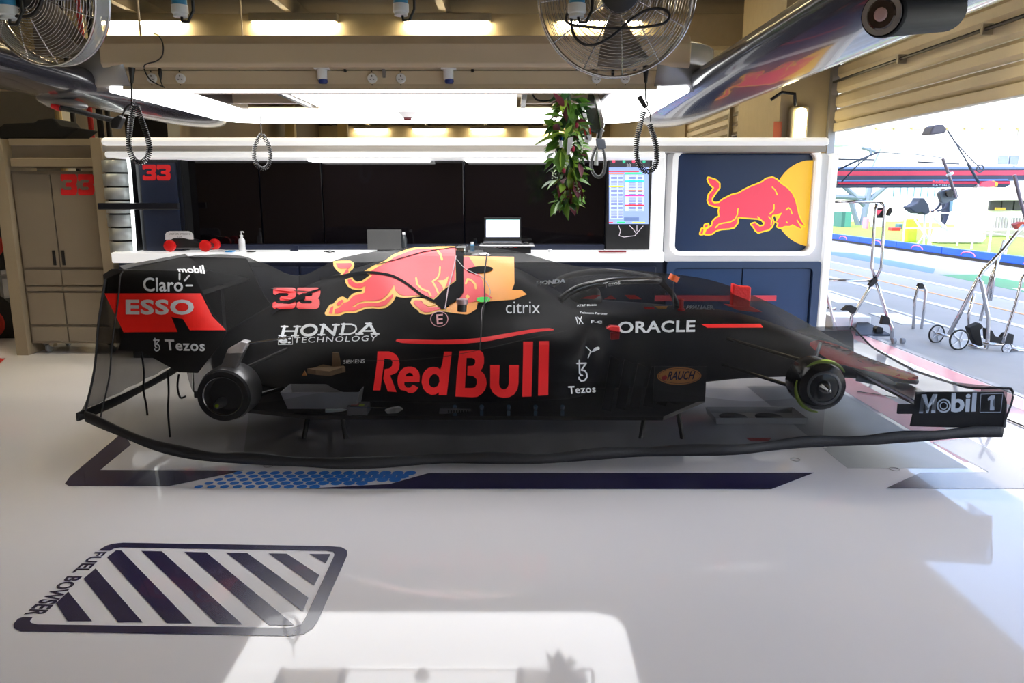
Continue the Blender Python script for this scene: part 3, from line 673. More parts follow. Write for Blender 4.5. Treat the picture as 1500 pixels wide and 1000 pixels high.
DBLUE = mat('socket_blue', (.02, .04, .22), .35)
for a, lab in ((471, 'blue and white industrial socket on the beam left of centre'), (657, 'blue and white industrial socket on the beam right of centre')):
    c = PY(a, 98, 4.36); so = thing('industrial_socket', lab, 'power socket', (c.x, 4.37, c.z - .08))
    m = MB(); m.box(c.x - .042, 4.345, c.z - .012, c.x + .042, 4.42, c.z); m.build('flange', WPL, so, bevel=.003)
    m = MB(); m.lathe([(0, 0), (.028, 0), (.028, -.05), (.024, -.055)], (c.x - .002, 4.372, c.z - .01), 'z', 18); m.build('barrel', WPL, so, 'auto')
    m = MB(); m.lathe([(0, 0), (.024, 0), (.026, -.012), (.02, -.022), (0, -.022)], (c.x + .002, 4.372, c.z - .064), 'z', 18); m.build('cap', DBLUE, so, 'auto')
for a, w_, h_, nm_ in ((505, 3, 6, 'black'), (562, 4, 14, 'grey'), (692, 4, 6, 'black'), (850, 13, 4, 'black'), (869, 3, 3, 'black'), (898, 4, 16, 'black'), (930, 4, 4, 'black')):
    m = MB(); m.pbox(a - w_ / 2, 99, a + w_ / 2, 99 + h_, 4.38, .02)
    m.build('cable_clip', BLACK if nm_ == 'black' else GREYM, label={505: 'tiny black clip right of the left industrial socket', 562: 'grey pull tab between two round sockets', 692: 'tiny black clip right of the right industrial socket', 850: 'flat black clip under the beam near the fan', 869: 'tiny square black clip under the beam near the fan', 898: 'black hanging tab between the two right sockets', 930: 'square black clip beside the right hanging plug'}[a], cat='clip')
# loose thin cable at left of the beam
pts = [(225, 49), (232, 52), (238, 62), (239, 75), (236, 84), (228, 90), (216, 93), (211, 97), (213, 106), (220, 117), (230, 123), (241, 128)]
m = MB(); m.tube([PY(a, b, 4.30 + (.07 if b > 98 else 0)) for a, b in catmull(pts, False, 4)], .0035, 6); m.build('thin_cable', BLACK, smooth=True, label='thin black cable curling down the left of the beam', cat='cable')
m = MB(); c = PY(234, 100, 4.37); m.lathe([(.009, 0), (.011, -.03), (.004, -.06), (.003, -.065)], c, 'z', 10); m.tube([c + Vector((0, 0, -.06)), PY(235, 118, 4.37), PY(239, 128, 4.37)], .003, 6)
m.build('short_plug', BLACK, smooth=True, label='short black plug with tail hanging under the left beam', cat='plug')

# ------------------------------------------------------------------ coiled cables
def coil(path, turns, R, r, n=10):
    P = [Vector(p) for p in path]; L = [0]
    for i in range(1, len(P)): L.append(L[-1] + (P[i] - P[i - 1]).length)
    T = L[-1]; out = []
    for k in range(turns * n + 1):
        s_ = T * k / (turns * n); i = 1
        while i < len(L) - 1 and L[i] < s_: i += 1
        t = (s_ - L[i - 1]) / max(1e-9, L[i] - L[i - 1]); p = P[i - 1].lerp(P[i], t); d = (P[i] - P[i - 1]).normalized()
        v = Vector((0, 1, 0)); u = d.cross(v).normalized(); a = 2 * PI * k / n
        out.append(p + (u * math.cos(a) + v * math.sin(a)) * R)
    return out
def coiled(name, label, Y, drop, loop, turns, R, mt, plug=None, r=.0028, d2=None):
    c = PY(loop[0][0], loop[0][1], Y); t = thing(name, label, 'cable', (c.x, Y, PY(drop[0][0], drop[0][1], Y).z))
    m = MB(); m.tube([PY(a, b, Y) for a, b in catmull(drop, False, 4)], .0045, 6); m.build('lead', mt, t, True)
    lp = catmull([tuple(PY(a, b, Y)) for a, b in loop], False, 6)
    m = MB(); m.tube(coil(lp, turns, R, r), r, 5); m.build('coil', mt, t, True)
    if plug:
        for (a, b, a2, b2, r1, r2) in plug:
            m = MB(); m.tube([PY(a, b, Y), PY(a2, b2, Y)], [r1, r2], 10); m.build('plug', BLACK, t, 'auto')
    if d2:
        m = MB(); m.tube([PY(a, b, Y) for a, b in catmull(d2, False, 4)], .0035, 6); m.build('tail', mt, t, True)
    return t
CBL = mat('glossy_black_cable', (.015, .015, .016), .22, coat=.3)
coiled('coiled_cable', 'black coiled cable loop hanging at left from the gantry beam', 4.30, [(193, 122), (193, 150), (196, 156)], [(197, 154), (192, 175), (189, 200), (190, 220), (197, 234), (207, 238), (216, 230), (219, 215), (214, 195), (207, 175), (200, 155)], 62, .0135, CBL, [(193, 99, 193, 122, .018, .008)], .0034, [(194, 153, 184, 158), (194, 155)] and [(196, 150), (186, 156), (181, 162)])
coiled('coiled_cable', 'small black coiled cable loop hanging before the left black glass', 5.6, [(382, 165), (382, 181), (383, 198)], [(383, 196), (375, 210), (372, 225), (375, 240), (384, 247), (393, 242), (396, 228), (393, 212), (384, 197)], 46, .014, CBL, None, .0032)
coiled('coiled_cable', 'grey coiled handset cord hanging left of the timing screen', 4.8, [(877, 214), (879, 200)], [(874, 214), (868, 228), (866, 244), (871, 256), (879, 259), (885, 250), (886, 232), (882, 214)], 60, .0085, mat('grey_cord', (.10, .10, .105), .3, coat=.3), None, .0026)
coiled('coiled_cable', 'large black coiled cable loop hanging at right above the timing screen', 4.30, [(946, 120), (946, 145), (949, 152), (947, 156), (944, 155)], [(943, 163), (938, 182), (933, 205), (932, 225), (937, 242), (947, 251), (957, 247), (962, 233), (961, 213), (956, 195), (952, 182)], 60, .0135, CBL, [(946, 96, 946, 121, .018, .008), (936, 141, 946, 158, .014, .011)], .0034, [(947, 158), (952, 166), (953, 178)])
# handset on its tilted holder
ho = thing('handset_holder', 'dark tilted holder arm with grey clip beside the garland', 'holder', PY(876, 230, 4.8))
m = MB(); m.prism([PY(a, b, 4.8) for a, b in ((862, 136), (868, 134), (874, 140), (882, 188), (886, 192), (878, 196), (866, 192), (858, 165))], (0, .05, 0)); m.build('arm_shell', mat('dark_shell', (.02, .03, .025), .12, coat=1), ho, bevel=.004)
m = MB(); m.prism([PY(a, b, 4.78) for a, b in ((868, 134), (877, 136), (886, 182), (885, 188), (880, 190), (877, 170), (871, 145))], (0, .07, 0)); m.build('arm_edge', STEEL, ho, bevel=.004)
m = MB(); m.tube([PY(879, 190, 4.8), PY(877, 206, 4.8)], .018, 8); m.build('neck', BLACK, ho)
m = MB(); m.prism([PY(a, b, 4.76) for a, b in ((873, 202), (886, 204), (888, 217), (877, 219), (874, 212))], (0, .03, 0)); m.build('clip', mat('slate_plastic', (.12, .13, .17), .4), ho, bevel=.004)
m = MB(); m.tube([PY(875, 220, 4.8), PY(873, 242, 4.8)], [.006, .014], 8); m.build('handset_tip', mat('pale_plastic', (.5, .5, .5), .4), ho)

# ------------------------------------------------------------------ garland
gl = thing('leaf_garland', 'hanging garland of green leaves and small red and white flowers', 'garland', PY(830, 310, 4.6))
LG = [mat('leaf_green', (.13, .30, .04), .4, var=.3, scale=20), mat('leaf_light', (.30, .48, .05), .4, var=.2, scale=20), mat('leaf_dark', (.03, .10, .02), .4, var=.3, scale=20), mat('leaf_plum', (.14, .02, .04), .4, var=.3, scale=20)]
def leafmesh(nm_, mt):
    me = bpy.data.meshes.new(nm_); v = []; f = []
    W = [0, .13, .22, .25, .2, .11, 0]
    for i, w_ in enumerate(W):
        y = i / 6; z = -.18 * y * y
        v += [(-w_, y, z + w_ * .25), (0, y, z - .02), (w_, y, z + w_ * .25)]
    for i in range(6):
        a = 3 * i; f += [(a, a + 1, a + 4, a + 3), (a + 1, a + 2, a + 5, a + 4)]
    me.from_pydata(v, [], f); me.materials.append(mt); me.polygons.foreach_set('use_smooth', [True] * len(f)); return me
LM = [leafmesh('leaf', x) for x in LG]
import mathutils
sp_ = [(833, 138), (834, 160), (832, 185), (836, 205), (830, 225), (832, 245), (829, 265), (831, 285), (832, 300)]
m = MB(); m.tube([PY(a, b, 4.62) for a, b in catmull(sp_, False, 4)], .012, 6); m.build('stem', LG[2], gl)
def leaf(p, ln, dirv, k, roll=0):
    o = bpy.data.objects.new('leaf', LM[k]); C.objects.link(o); o.parent = gl
    d = Vector(dirv).normalized(); q = d.to_track_quat('Y', 'Z'); q = q @ mathutils.Quaternion((0, 1, 0), roll)
    o.matrix_local = mathutils.Matrix.Translation(p - ORG[gl.name]) @ q.to_matrix().to_4x4() @ mathutils.Matrix.Diagonal((ln, ln, ln, 1))
big = [(828, 196, -24, 4, .20, 1), (828, 200, -30, 14, .15, 0), (836, 182, 30, -4, .13, 0), (828, 172, -26, -6, .14, 0), (830, 168, -20, -14, .11, 0), (838, 150, 14, 14, .14, 0), (832, 150, 8, 22, .14, 0), (836, 160, 16, -6, .13, 0),
       (826, 214, -34, 6, .12, 1), (820, 218, 0, 28, .14, 0), (824, 216, 4, 30, .15, 1), (835, 246, 4, 30, .17, 1), (836, 244, 10, 20, .15, 1), (828, 205, 6, -20, .1, 1), (818, 262, -12, 8, .09, 0), (842, 262, 18, 4, .1, 0),
       (832, 295, -3, 22, .11, 0), (822, 292, -8, 12, .1, 0), (842, 280, 16, 6, .08, 0), (838, 232, 24, -4, .09, 0), (826, 160, -12, -22, .12, 3), (830, 146, -2, 20, .12, 3), (846, 270, 10, 22, .11, 3), (842, 262, 6, 24, .12, 3), (833, 272, 6, 26, .13, 3), (848, 238, 6, 20, .09, 3), (820, 240, 10, 16, .10, 3), (834, 294, 8, 16, .1, 3), (846, 196, 8, 16, .09, 0), (850, 182, 14, 12, .09, 2), (820, 182, -14, 10, .1, 2), (826, 148, 2, -12, .1, 2), (846, 148, 12, 18, .13, 2)]
for (a, b, dx, dz, ln, k) in big: leaf(PY(a, b, 4.58 - random.random() * .05), ln, (dx, random.uniform(-10, 3), -dz), k, random.uniform(-.5, .5))
for i in range(255):
    t = random.random(); j = t * (len(sp_) - 1); i0 = min(int(j), len(sp_) - 2); q = j - i0
    a = sp_[i0][0] * (1 - q) + sp_[i0 + 1][0] * q; b = sp_[i0][1] * (1 - q) + sp_[i0 + 1][1] * q
    wd = 13 + 9 * math.sin(PI * min(1, t * 1.15))
    an = random.uniform(0, 2 * PI); rr = random.random() ** .6
    p = PY(a + wd * rr * math.cos(an), b, 4.62 + .07 * math.sin(an) * rr)
    ln = random.uniform(.05, .105); leaf(p, ln, (math.cos(an) + random.uniform(-.5, .5), -.3 + math.sin(an) * .6, random.uniform(-1.3, .5)), random.choice((0, 0, 0, 0, 1, 1, 2, 2, 2, 0, 2, 3)), random.uniform(-1, 1))
def bits(nm_, pts, r, mt):
    mb = MB()
    for (a, b) in pts:
        c = PY(a, b, 4.53); mb.lathe([(0, -r), (r * .8, -r * .5), (r * .8, r * .5), (0, r)], c, 'z', 6)
    mb.build(nm_, mt, gl, kind='stuff')
bits('small_buds', [(random.gauss(830, 2), random.gauss(240, 3)) for _ in range(14)] + [(random.gauss(845, 3), random.gauss(273, 5)) for _ in range(12)] + [(random.gauss(854, 2), random.gauss(218, 7)) for _ in range(10)] + [(random.gauss(812, 3), random.gauss(258, 6)) for _ in range(8)], .0055, mat('bud_white', (.75, .85, .7), .5))
WT = mat('white_tape', (.82, .82, .86), .5)
for (P, mt, nm_) in (([(819, 201), (823, 200), (824, 215), (820, 216)], WT, 'white_ribbon'), ([(819, 201), (824, 200), (824, 205), (820, 206)], BLUEV, 'blue_ribbon'), ([(832, 202), (840, 200), (838, 212), (834, 226), (830, 227)], WT, 'white_ribbon'), ([(857, 198), (866, 196), (867, 204), (860, 210), (856, 206)], WT, 'white_ribbon'), ([(855, 192), (857, 191), (862, 205), (859, 205)], REDV, 'red_ribbon'), ([(863, 188), (865, 188), (866, 197), (864, 197)], REDV, 'red_ribbon'), ([(853, 165), (859, 166), (860, 172), (855, 172)], WT, 'white_ribbon')):
    m = MB(); m.prism([PY(a, b, 4.52) for a, b in P], (0, .01, 0)); m.build(nm_, mt, gl)
for (a, b) in ((845, 183), (840, 218), (822, 247), (826, 250), (841, 276)):
    m = MB(); c = PY(a, b, 4.54); m.lathe([(0, -.018), (.011, -.008), (.010, .008), (0, .018)], c, 'z', 7); m.build('flower', mat('flower_red', (.45, .03, .08), .5), gl, True)
m = MB(); m.tube([PY(a, b, 4.75) for a, b in catmull([(779, 136), (786, 146), (800, 148), (815, 144), (826, 139)], False, 4)], .006, 6); m.build('loose_cable', BLACK, smooth=True, label='thin black cable sagging into the garland under the gantry', cat='cable')

# ------------------------------------------------------------------ fans
WIRE = mat('fan_wire', (.55, .55, .57), .2, 1, var=.03)
def fan(px, py, Y, R, tilt, label, tlz=0):
    c = PY(px, py, Y); t = thing('cage_fan', label, 'fan', c)
    o_ = Vector((0, 0, 0)); ORG[t.name] = o_
    m = MB(); m.tube([(R * math.cos(a * PI / 36), .05, R * math.sin(a * PI / 36)) for a in range(72)], .007, 6, True)
    m.tube([(R * math.cos(a * PI / 36), -.02, R * math.sin(a * PI / 36)) for a in range(72)], .005, 6, True); m.build('guard_rim', STEEL, t, True)
    m = MB(); m.lathe([(R + .001, -.02), (R + .004, .05), (R + .001, .05), (R - .001, -.02)], (0, 0, 0), 'y', 48, False); m.build('guard_band', glassy('clear_band', (.5, .55, .6), .15, .55), t, True)
    dp = lambda q: -.02 - .07 * (1 - q * q)
    m = MB()
    for k in range(20):
        q = .24 + .74 * k / 20
        m.tube([(R * q * math.cos(a * PI / 24), dp(q), R * q * math.sin(a * PI / 24)) for a in range(48)], .0013, 4, True)
    m.build('guard_rings', WIRE, t, True, kind='stuff')
    m = MB()
    for k in range(12):
        a = k * PI / 6 + .1; m.tube([(R * q * math.cos(a), dp(q) + .003, R * q * math.sin(a)) for q in (.24, .4, .6, .8, 1)], .0026, 4)
    m.build('guard_spokes', STEEL, t, kind='stuff')
    m = MB()
    for k in range(9):
        q = .25 + .73 * k / 9
        m.tube([(R * q * math.cos(a * PI / 18), .06 + .06 * (1 - q * q), R * q * math.sin(a * PI / 18)) for a in range(36)], .0015, 3, True)
    m.build('rear_guard_rings', WIRE, t, True, kind='stuff')
    m = MB(); m.lathe([(0, -.105), (R * .18, -.10), (R * .25, -.085), (R * .25, -.06), (R * .12, -.03), (R * .12, .14), (0, .15)], (0, 0, 0), 'y', 28); m.build('hub', BLACK, t, 'auto')
    BL = mat('fan_blade', (.20, .17, .15), .3, .5)
    for k in range(3):
        a0 = k * 2 * PI / 3 + .5; mb = MB(); pts = []
        for i in range(7):
            q = .12 + .78 * i / 6
            for j, da in enumerate((-.42, 0, .42)):
                a = a0 + da * (1 if i > 1 else .7) + .2 * q; pts.append((R * q * math.cos(a), .02 + da * .1, R * q * math.sin(a)))
        mb.add(pts, [(3 * i + j, 3 * i + j + 1, 3 * i + j + 4, 3 * i + j + 3) for i in range(6) for j in range(2)])
        o = mb.build('blade', BL, t, True); sm = o.modifiers.new('s', 'SOLIDIFY'); sm.thickness = .003
    m = MB(); m.tube([(0, .15, 0), (0, .22, 0), (0, .22, .55), (0, .22, 5 - c.z)], .02, 8); m.build('hanger_pole', STEEL, t)
    t.rotation_euler = (tilt, 0, tlz); return t
fan(904, -8, 3.1, .300, .12, 'round wire cage fan hanging in front of the gantry beam at upper right')
fan(56, -14, 3.0, .262, .18, 'round wire cage fan hanging at the upper left corner', -.25)
m = MB(); m.tube([PY(a, b, 2.97) for a, b in catmull([(839, 10), (837, 35), (842, 53), (856, 65), (876, 64), (900, 50), (920, 32), (940, 18), (960, 12), (975, 15), (981, 24), (970, 35), (935, 40), (890, 41), (850, 38), (833, 34), (829, 26), (834, 14)], False, 4)], .0055, 7)
m.build('fan_power_cable', BLACK, smooth=True, label='black power cable wound across the cage of the right fan', cat='cable')
m = MB(); m.tube([PY(a, b, 2.9) for a, b in catmull([(20, 23), (45, 23), (58, 8), (62, -4)], False, 4)], .006, 7)
m.build('fan_power_cable', BLACK, smooth=True, label='black power cable behind the cage of the left fan', cat='cable')
# blue hanging connectors
for (a, b, Y, s_, lab) in ((10, 9, 2.9, 1.3, 'blue and white plug connector hanging in the top left corner'), (263, 8, 3.3, 1, 'blue and white plug connector hanging between fan and tube lamp'), (587, 6, 3.3, 1, 'blue and white plug connector hanging at top centre'), (845, 6, 2.92, 1, 'blue and white plug connector hanging behind the right fan cage')):
    c = PY(a, b, Y); t = thing('hanging_connector', lab, 'plug', c, 'hanging blue connectors')
    m = MB(); m.lathe([(0, .16), (.026, .16), (.03, .02), (.03, 0)], c, 'z', 16); m.build('blue_body', mat('connector_blue', (.03, .22, .42), .4), t, 'auto')
    m = MB(); m.lathe([(0, 0), (.033, 0), (.033, -.03), (.028, -.035), (.028, -.045), (0, -.045)], c, 'z', 16); m.build('white_collar', mat('connector_white', (.6, .64, .66), .4), t, 'auto')
    m = MB(); m.tube([c + Vector((.005, 0, -.04)), c + Vector((.01, -.01, -.065)), c + Vector((.035, -.01, -.065)), c + Vector((.055, 0, -.02)), c + Vector((.058, 0, .2)), c + Vector((.03, .1, 1.2))], .006, 7); m.build('tail', BLACK, t, True)
    m = MB(); m.tube([c + Vector((0, 0, .15)), c + Vector((0, .05, 2.4))], .008, 6); m.build('lead', BLACK, t)
# camera housing at the top right
cm = thing('camera_housing', 'black cylindrical camera housing hanging at the upper right corner', 'camera', PY(1340, 20, 2.2))
p0, p1 = PY(1292, 21, 2.12), PY(1388, 14, 2.4)
ax = (p1 - p0).normalized()
m = MB(); m.tube([p0, p0 + ax * .012, p0 + ax * .018, p1 - ax * .02, p1], [.056, .06, .058, .062, .054], 28); m.build('barrel', mat('soft_black', (.004, .004, .005), .6, spec=.05), cm, 'auto')
m = MB(); m.tube([p0 - ax * .004, p0 + ax * .004], .052, 24); m.build('front_ring', GREYM, cm, 'auto')
m = MB(); m.tube([p0 - ax * .008, p0 - ax * .003], [.034, .04], 20); m.build('lens', mat('lens_dark', (.03, .02, .02), .05, coat=1), cm, 'auto')
m = MB(); m.tube([p0 - ax * .012, p0 - ax * .008], [.014, .018], 14); m.build('lens_centre', mat('lens_mauve', (.5, .35, .38), .2), cm, 'auto')
m = MB(); m.tube([(p0 + p1) / 2, (p0 + p1) / 2 + Vector((0, 0, 2.5))], .02, 8); m.build('mount', BLACK, cm)
# pod under the left arm with a stretched coil
pod = thing('air_hose_reel', 'silver pod with red connector and stretched coiled hose below the left arm', 'hose reel', PY(90, 150, 4.6))
m = MB(); p = [PY(54, 141, 4.6), PY(60, 142, 4.6), PY(75, 147, 4.6), PY(100, 152, 4.6), PY(128, 156, 4.6)]; m.tube(p, [.02, .035, .045, .035, .01], 14); m.build('pod_shell', SILVER, pod, True)
m = MB(); m.tube([PY(76, 155, 4.55), PY(88, 159, 4.55)], [.014, .018], 10); m.build('red_connector', RED, pod)
lp = [PY(88, 158, 4.55), PY(110, 162, 4.55), PY(140, 170, 4.55), PY(166, 176, 4.55)]
m = MB(); m.tube(coil(lp, 40, .013, .003), .003, 5); m.build('coil', CBL, pod, True)
m = MB(); m.prism([PY(a, b, 4.53) for a, b in ((166, 172), (174, 168), (179, 172), (172, 188), (163, 188), (161, 181))], (0, .05, 0)); m.build('black_coupling', BLACK, pod, bevel=.006)
m = MB(); m.tube([PY(a, b, 4.56) for a, b in ((178, 170), (184, 160), (193, 150))], .005, 6); m.build('tie', BLACK, pod)

# ================================================================== ITEMS ON THE COUNTER
KZ = PY(600, 369, WY - .12).z
def onc(a, Y): return PY(a, 366, Y).x
# model car with red wheels and white name sign
mc = thing('scale_model_car', 'small black model car with red wheels at left of counter', 'model car', (onc(275, 7.3), 7.3, KZ))
zc = KZ
xx0, xx1 = PY(243, 360, 7.25).x, PY(308, 360, 7.25).x
m = MB(); m.prism([(xx0, 7.2, zc + .03), (xx1, 7.2, zc + .03), (xx1, 7.2, zc + .07), (xx1 - .12, 7.2, zc + .1), (xx0 + .2, 7.2, zc + .13), (xx0 + .1, 7.2, zc + .13), (xx0, 7.2, zc + .08)], (0, .16, 0)); m.build('body', CARBON, mc, bevel=.01)
for x in (PY(251, 360, 7.2).x, PY(302, 355, 7.2).x):
    for y in (7.17, 7.40):
        m = MB(); m.lathe([(0, -.025), (.03, -.03), (.052, -.022), (.058, 0), (.052, .022), (0, .022)], (x, y, zc + .059), 'y', 12); m.build('wheel', mat('toy_red', (.75, .01, .01), .4), mc, 'auto')
vv = onY(7.19)
sg = thing('name_sign', 'white rounded sign plate with small grey lettering behind the model car', 'sign', (PY(262, 345, 7.2).x, 7.2, PY(262, 352, 7.2).z))
pp = [(242, 351), (242, 343), (244, 340), (248, 338.5), (276, 338.5), (280, 340), (282.5, 344), (283, 350.5)]
m = MB(); m.prism([PY(a, b, 7.21) for a, b in pp], (0, .01, 0)); m.build('plate', WHITE, sg)
mapped(onquad(text2d('VICTOR EVISION', .01), rectq(247, 341, 278, 343.8)), onY(7.207), 'lettering', GREYM, sg)
mapped(onquad(text2d('GA', .01), rectq(260, 345.5, 267, 348)), onY(7.207), 'lettering', GREYM, sg)
m = MB(); m.box(PY(250, 350, 7.21).x, 7.215, KZ + .1, PY(252, 350, 7.21).x, 7.225, PY(262, 351, 7.21).z + .01); m.build('support', BLACK, sg)
# pump bottle
def lathe_item(name, label, cat, px, Y, parts):
    x = onc(px, Y); t = thing(name, label, cat, (x, Y, KZ))
    for (nm_, prof, mt) in parts:
        m = MB(); m.lathe([(r, h) for r, h in prof], (x, Y, KZ), 'z', 20); m.build(nm_, mt, t, 'auto')
    return t, x
t, x = lathe_item('pump_bottle', 'white pump bottle of sanitiser on the counter at left', 'bottle', 355, 7.28, [('body', [(0, 0), (.03, 0), (.032, .01), (.03, .11), (.014, .13), (.012, .14)], WHITE), ('pump', [(0, .14), (.016, .14), (.016, .155), (.006, .157), (.006, .18), (.012, .182), (.012, .19), (0, .192)], WHITE)])
m = MB(); m.tube([(x, 7.28, KZ + .187), (x + .02, 7.27, KZ + .188), (x + .03, 7.27, KZ + .18)], .006, 8); m.build('nozzle', WHITE, t)
t, x = lathe_item('drink_bottle', 'dark drink bottle with pale cap beside the grey screen', 'bottle', 592, 7.3, [('body', [(0, 0), (.028, 0), (.03, .01), (.03, .12), (.018, .15), (.014, .16)], mat('dark_bottle', (.03, .035, .04), .3)), ('cap', [(0, .185), (.014, .183), (.016, .16), (.014, .158)], WHITE)])
m = MB(); m.box(0, 0, 0, .001, .001, .001)
t, x = lathe_item('spray_can', 'small light blue and white spray can on the counter', 'can', 692, 7.25, [('body', [(0, 0), (.018, 0), (.02, .01), (.02, .06), (.016, .07)], mat('can_blue', (.05, .4, .75), .35)), ('cap', [(.016, .07), (.016, .09), (0, .092)], WHITE)])
# grey closed display standing
gs = thing('grey_screen', 'plain grey screen seen from behind, standing on the counter', 'screen', (onc(563, 7.3), 7.3, KZ))
m = MB(); m.pbox(538, 336.5, 588, 366, 7.28, .02); m.build('back_shell', mat('grey_shell', (.10, .10, .10), .45, bump=.05), gs, bevel=.004)
m = MB(); m.box(onc(553, 7.3), 7.27, KZ, onc(573, 7.3), 7.36, KZ + .012); m.build('foot', BLACK, gs)
# laptop on tray
lt = thing('laptop', 'open laptop with lit pale screen on a grey tray', 'laptop', (onc(737, 7.2), 7.2, KZ))
m = MB(); m.pbox(709.5, 318, 763, 353, 7.22, .01); o = m.build('screen_shell', BLACK, lt, bevel=.003)
flat(712, 321.5, 761, 347, 7.216, 'screen', em('laptop_screen', (.55, .60, .78), .8), lt)
flat(712, 320.8, 761, 321.8, 7.215, 'screen_bar', em('screen_green', (.02, .15, .08), .8), lt)
mb = MB()
for k in range(5):
    mb.add([PY(716, 333 + k * 2.5, 7.2155), PY(757, 333 + k * 2.5, 7.2155), PY(757, 333.6 + k * 2.5, 7.2155), PY(716, 333.6 + k * 2.5, 7.2155)], [(0, 1, 2, 3)])
mb.build('screen_rows', em('screen_grey', (.4, .45, .6), .7), lt)
za = PY(737, 357, 7.1).z
m = MB(); m.box(PY(708, 355, 7.1).x, 7.0, za, PY(764, 355, 7.1).x, 7.23, za + .02); m.build('base', mat('laptop_grey', (.12, .12, .13), .4, .5), lt, bevel=.004)
tr = thing('laptop_tray', 'grey tray with rounded ends and small labels under the laptop', 'tray', (onc(742, 7.1), 7.1, KZ))
m = MB(); m.box(PY(702, 357, 7.0).x, 6.97, za - .022, PY(783, 357, 7.0).x, 7.25, za - .002); m.build('top', mat('tray_silver', (.5, .5, .52), .3, .5), tr, bevel=.008)
m = MB(); m.box(PY(708, 362, 7.0).x, 7.0, KZ, PY(778, 362, 7.0).x, 7.2, za - .022); m.build('drawer_unit', BLACK, tr)
for k in range(5):
    a = 714 + k * 7.8; m = MB(); m.pbox(a, 359.8, a + 5.5, 362.6, 6.995, .005); m.build('label_tag', mat('pink_label', (.6, .45, .48), .5), tr)
m = MB(); m.pbox(753, 359.8, 757.5, 362.6, 6.995, .005); m.build('label_tag', RED, tr)
c = PY(771, 354, 7.1); m = MB(); m.lathe([(0, .02), (.02, .018), (.03, 0), (0, 0)], (c.x, 7.1, za), 'z', 14); m.build('computer_mouse', BLACK, smooth=True, label='small black computer mouse right of the laptop', cat='mouse')
# small stuff
m = MB(); x = onc(432, 7.3); m.prism([(x - .05, 7.3, KZ + .002), (x + .03, 7.3, KZ + .002), (x + .035, 7.3, KZ + .05), (x - .01, 7.3, KZ + .055)], (0, .01, 0)); m.build('blue_folder', WALLNAVY, label='small dark blue folded card leaning on the counter', cat='card')
m = MB(); x = onc(338, 7.2); m.box(x - .04, 7.15, KZ, x + .03, 7.25, KZ + .012); m.build('blue_cloth', BLUE, label='bright blue cloth lying left of the pump bottle', cat='cloth', bevel=.005)
m = MB(); x = onc(322, 7.2); m.prism([(x - .1, 7.15, KZ + .001), (x + .06, 7.15, KZ + .001), (x + .04, 7.15, KZ + .015), (x - .03, 7.15, KZ + .025), (x - .07, 7.15, KZ + .01)], (0, .1, 0)); m.build('paper_wipes', WHITE, label='crumpled pale wipes lying between model car and bottle', cat='wipes')
m = MB(); x = onc(806, 7.1); m.lathe([(0, 0), (.018, 0), (.018, .03), (0, .032)], (x, 7.15, KZ), 'z', 12); m.build('small_cup', WHITE, label='tiny white cup on the counter right of the laptop', cat='cup', smooth='auto')
m = MB(); x = onc(900, 7.1); m.box(x - .14, 7.15, KZ, x + .12, 7.2, KZ + .012); m.build('strip_of_labels', mat('dark_label', (.3, .03, .04), .5), label='flat red and dark strip lying below the timing screen', cat='strip')
m = MB(); x = onc(483, 7.15); m.tube([(x - .06, 7.15, KZ + .006), (x, 7.17, KZ + .012), (x + .05, 7.12, KZ + .006), (x + .01, 7.1, KZ + .004), (x - .03, 7.12, KZ + .008)], .005, 6); m.build('earphone_cable', BLACK, smooth=True, label='small tangle of black cable on the counter', cat='cable')
m = MB(); x = onc(368, 7.2); m.lathe([(0, 0), (.04, 0), (.045, .008), (0, .01)], (x, 7.2, KZ), 'z', 14); m.build('black_coaster', BLACK, label='flat black round coaster right of the pump bottle', cat='coaster', smooth='auto')
# ================================================================== RACING CAR
YC = 5.1
car = thing('racing_car', 'dark navy open wheel racing car without wheels, under the black mesh cover', 'racing car', (0, YC, 0))
def crv(vals, t):
    n = len(vals); i = min(int(t), n - 2); q = t - i
    p0, p1, p2, p3 = vals[max(i - 1, 0)], vals[i], vals[i + 1], vals[min(i + 2, n - 1)]
    return tuple(.5 * (2 * b + (-a + c) * q + (2 * a - 5 * b + 4 * c - d) * q * q + (-a + 3 * b - 3 * c + d) * q ** 3) for a, b, c, d in zip(p0, p1, p2, p3))
def loft(sts, nx, ns, name, mt, parent, yc=YC, **kw):
    """sts: list of (x, [(z, w)...]); closed body symmetric about yc"""
    rows = []
    for i in range(nx + 1):
        t = (len(sts) - 1) * i / nx; x = crv([(s[0],) for s in sts], t)[0]
        k = min(int(t), len(sts) - 2)
        sec = []
        flats = [sum(s[1], ()) for s in sts]
        fl = crv(flats, t); sec = [(fl[2 * j], max(0, fl[2 * j + 1])) for j in range(len(fl) // 2)]
        pts = [crv(sec, (len(sec) - 1) * j / ns) for j in range(ns + 1)]
        ring_ = [(x, yc - max(0, p[1]), p[0]) for p in pts] + [(x, yc + max(0, p[1]), p[0]) for p in pts[-2:0:-1]]
        rows.append(ring_)
    n = len(rows[0]); mb = MB()
    mb.add([p for r in rows for p in r], [(i * n + j, (i + 1) * n + j, (i + 1) * n + (j + 1) % n, i * n + (j + 1) % n) for i in range(nx) for j in range(n)] + [tuple(range(n)), tuple(nx * n + j for j in range(n))])
    o = mb.build(name, mt, parent, True, **kw)
    return o, mb
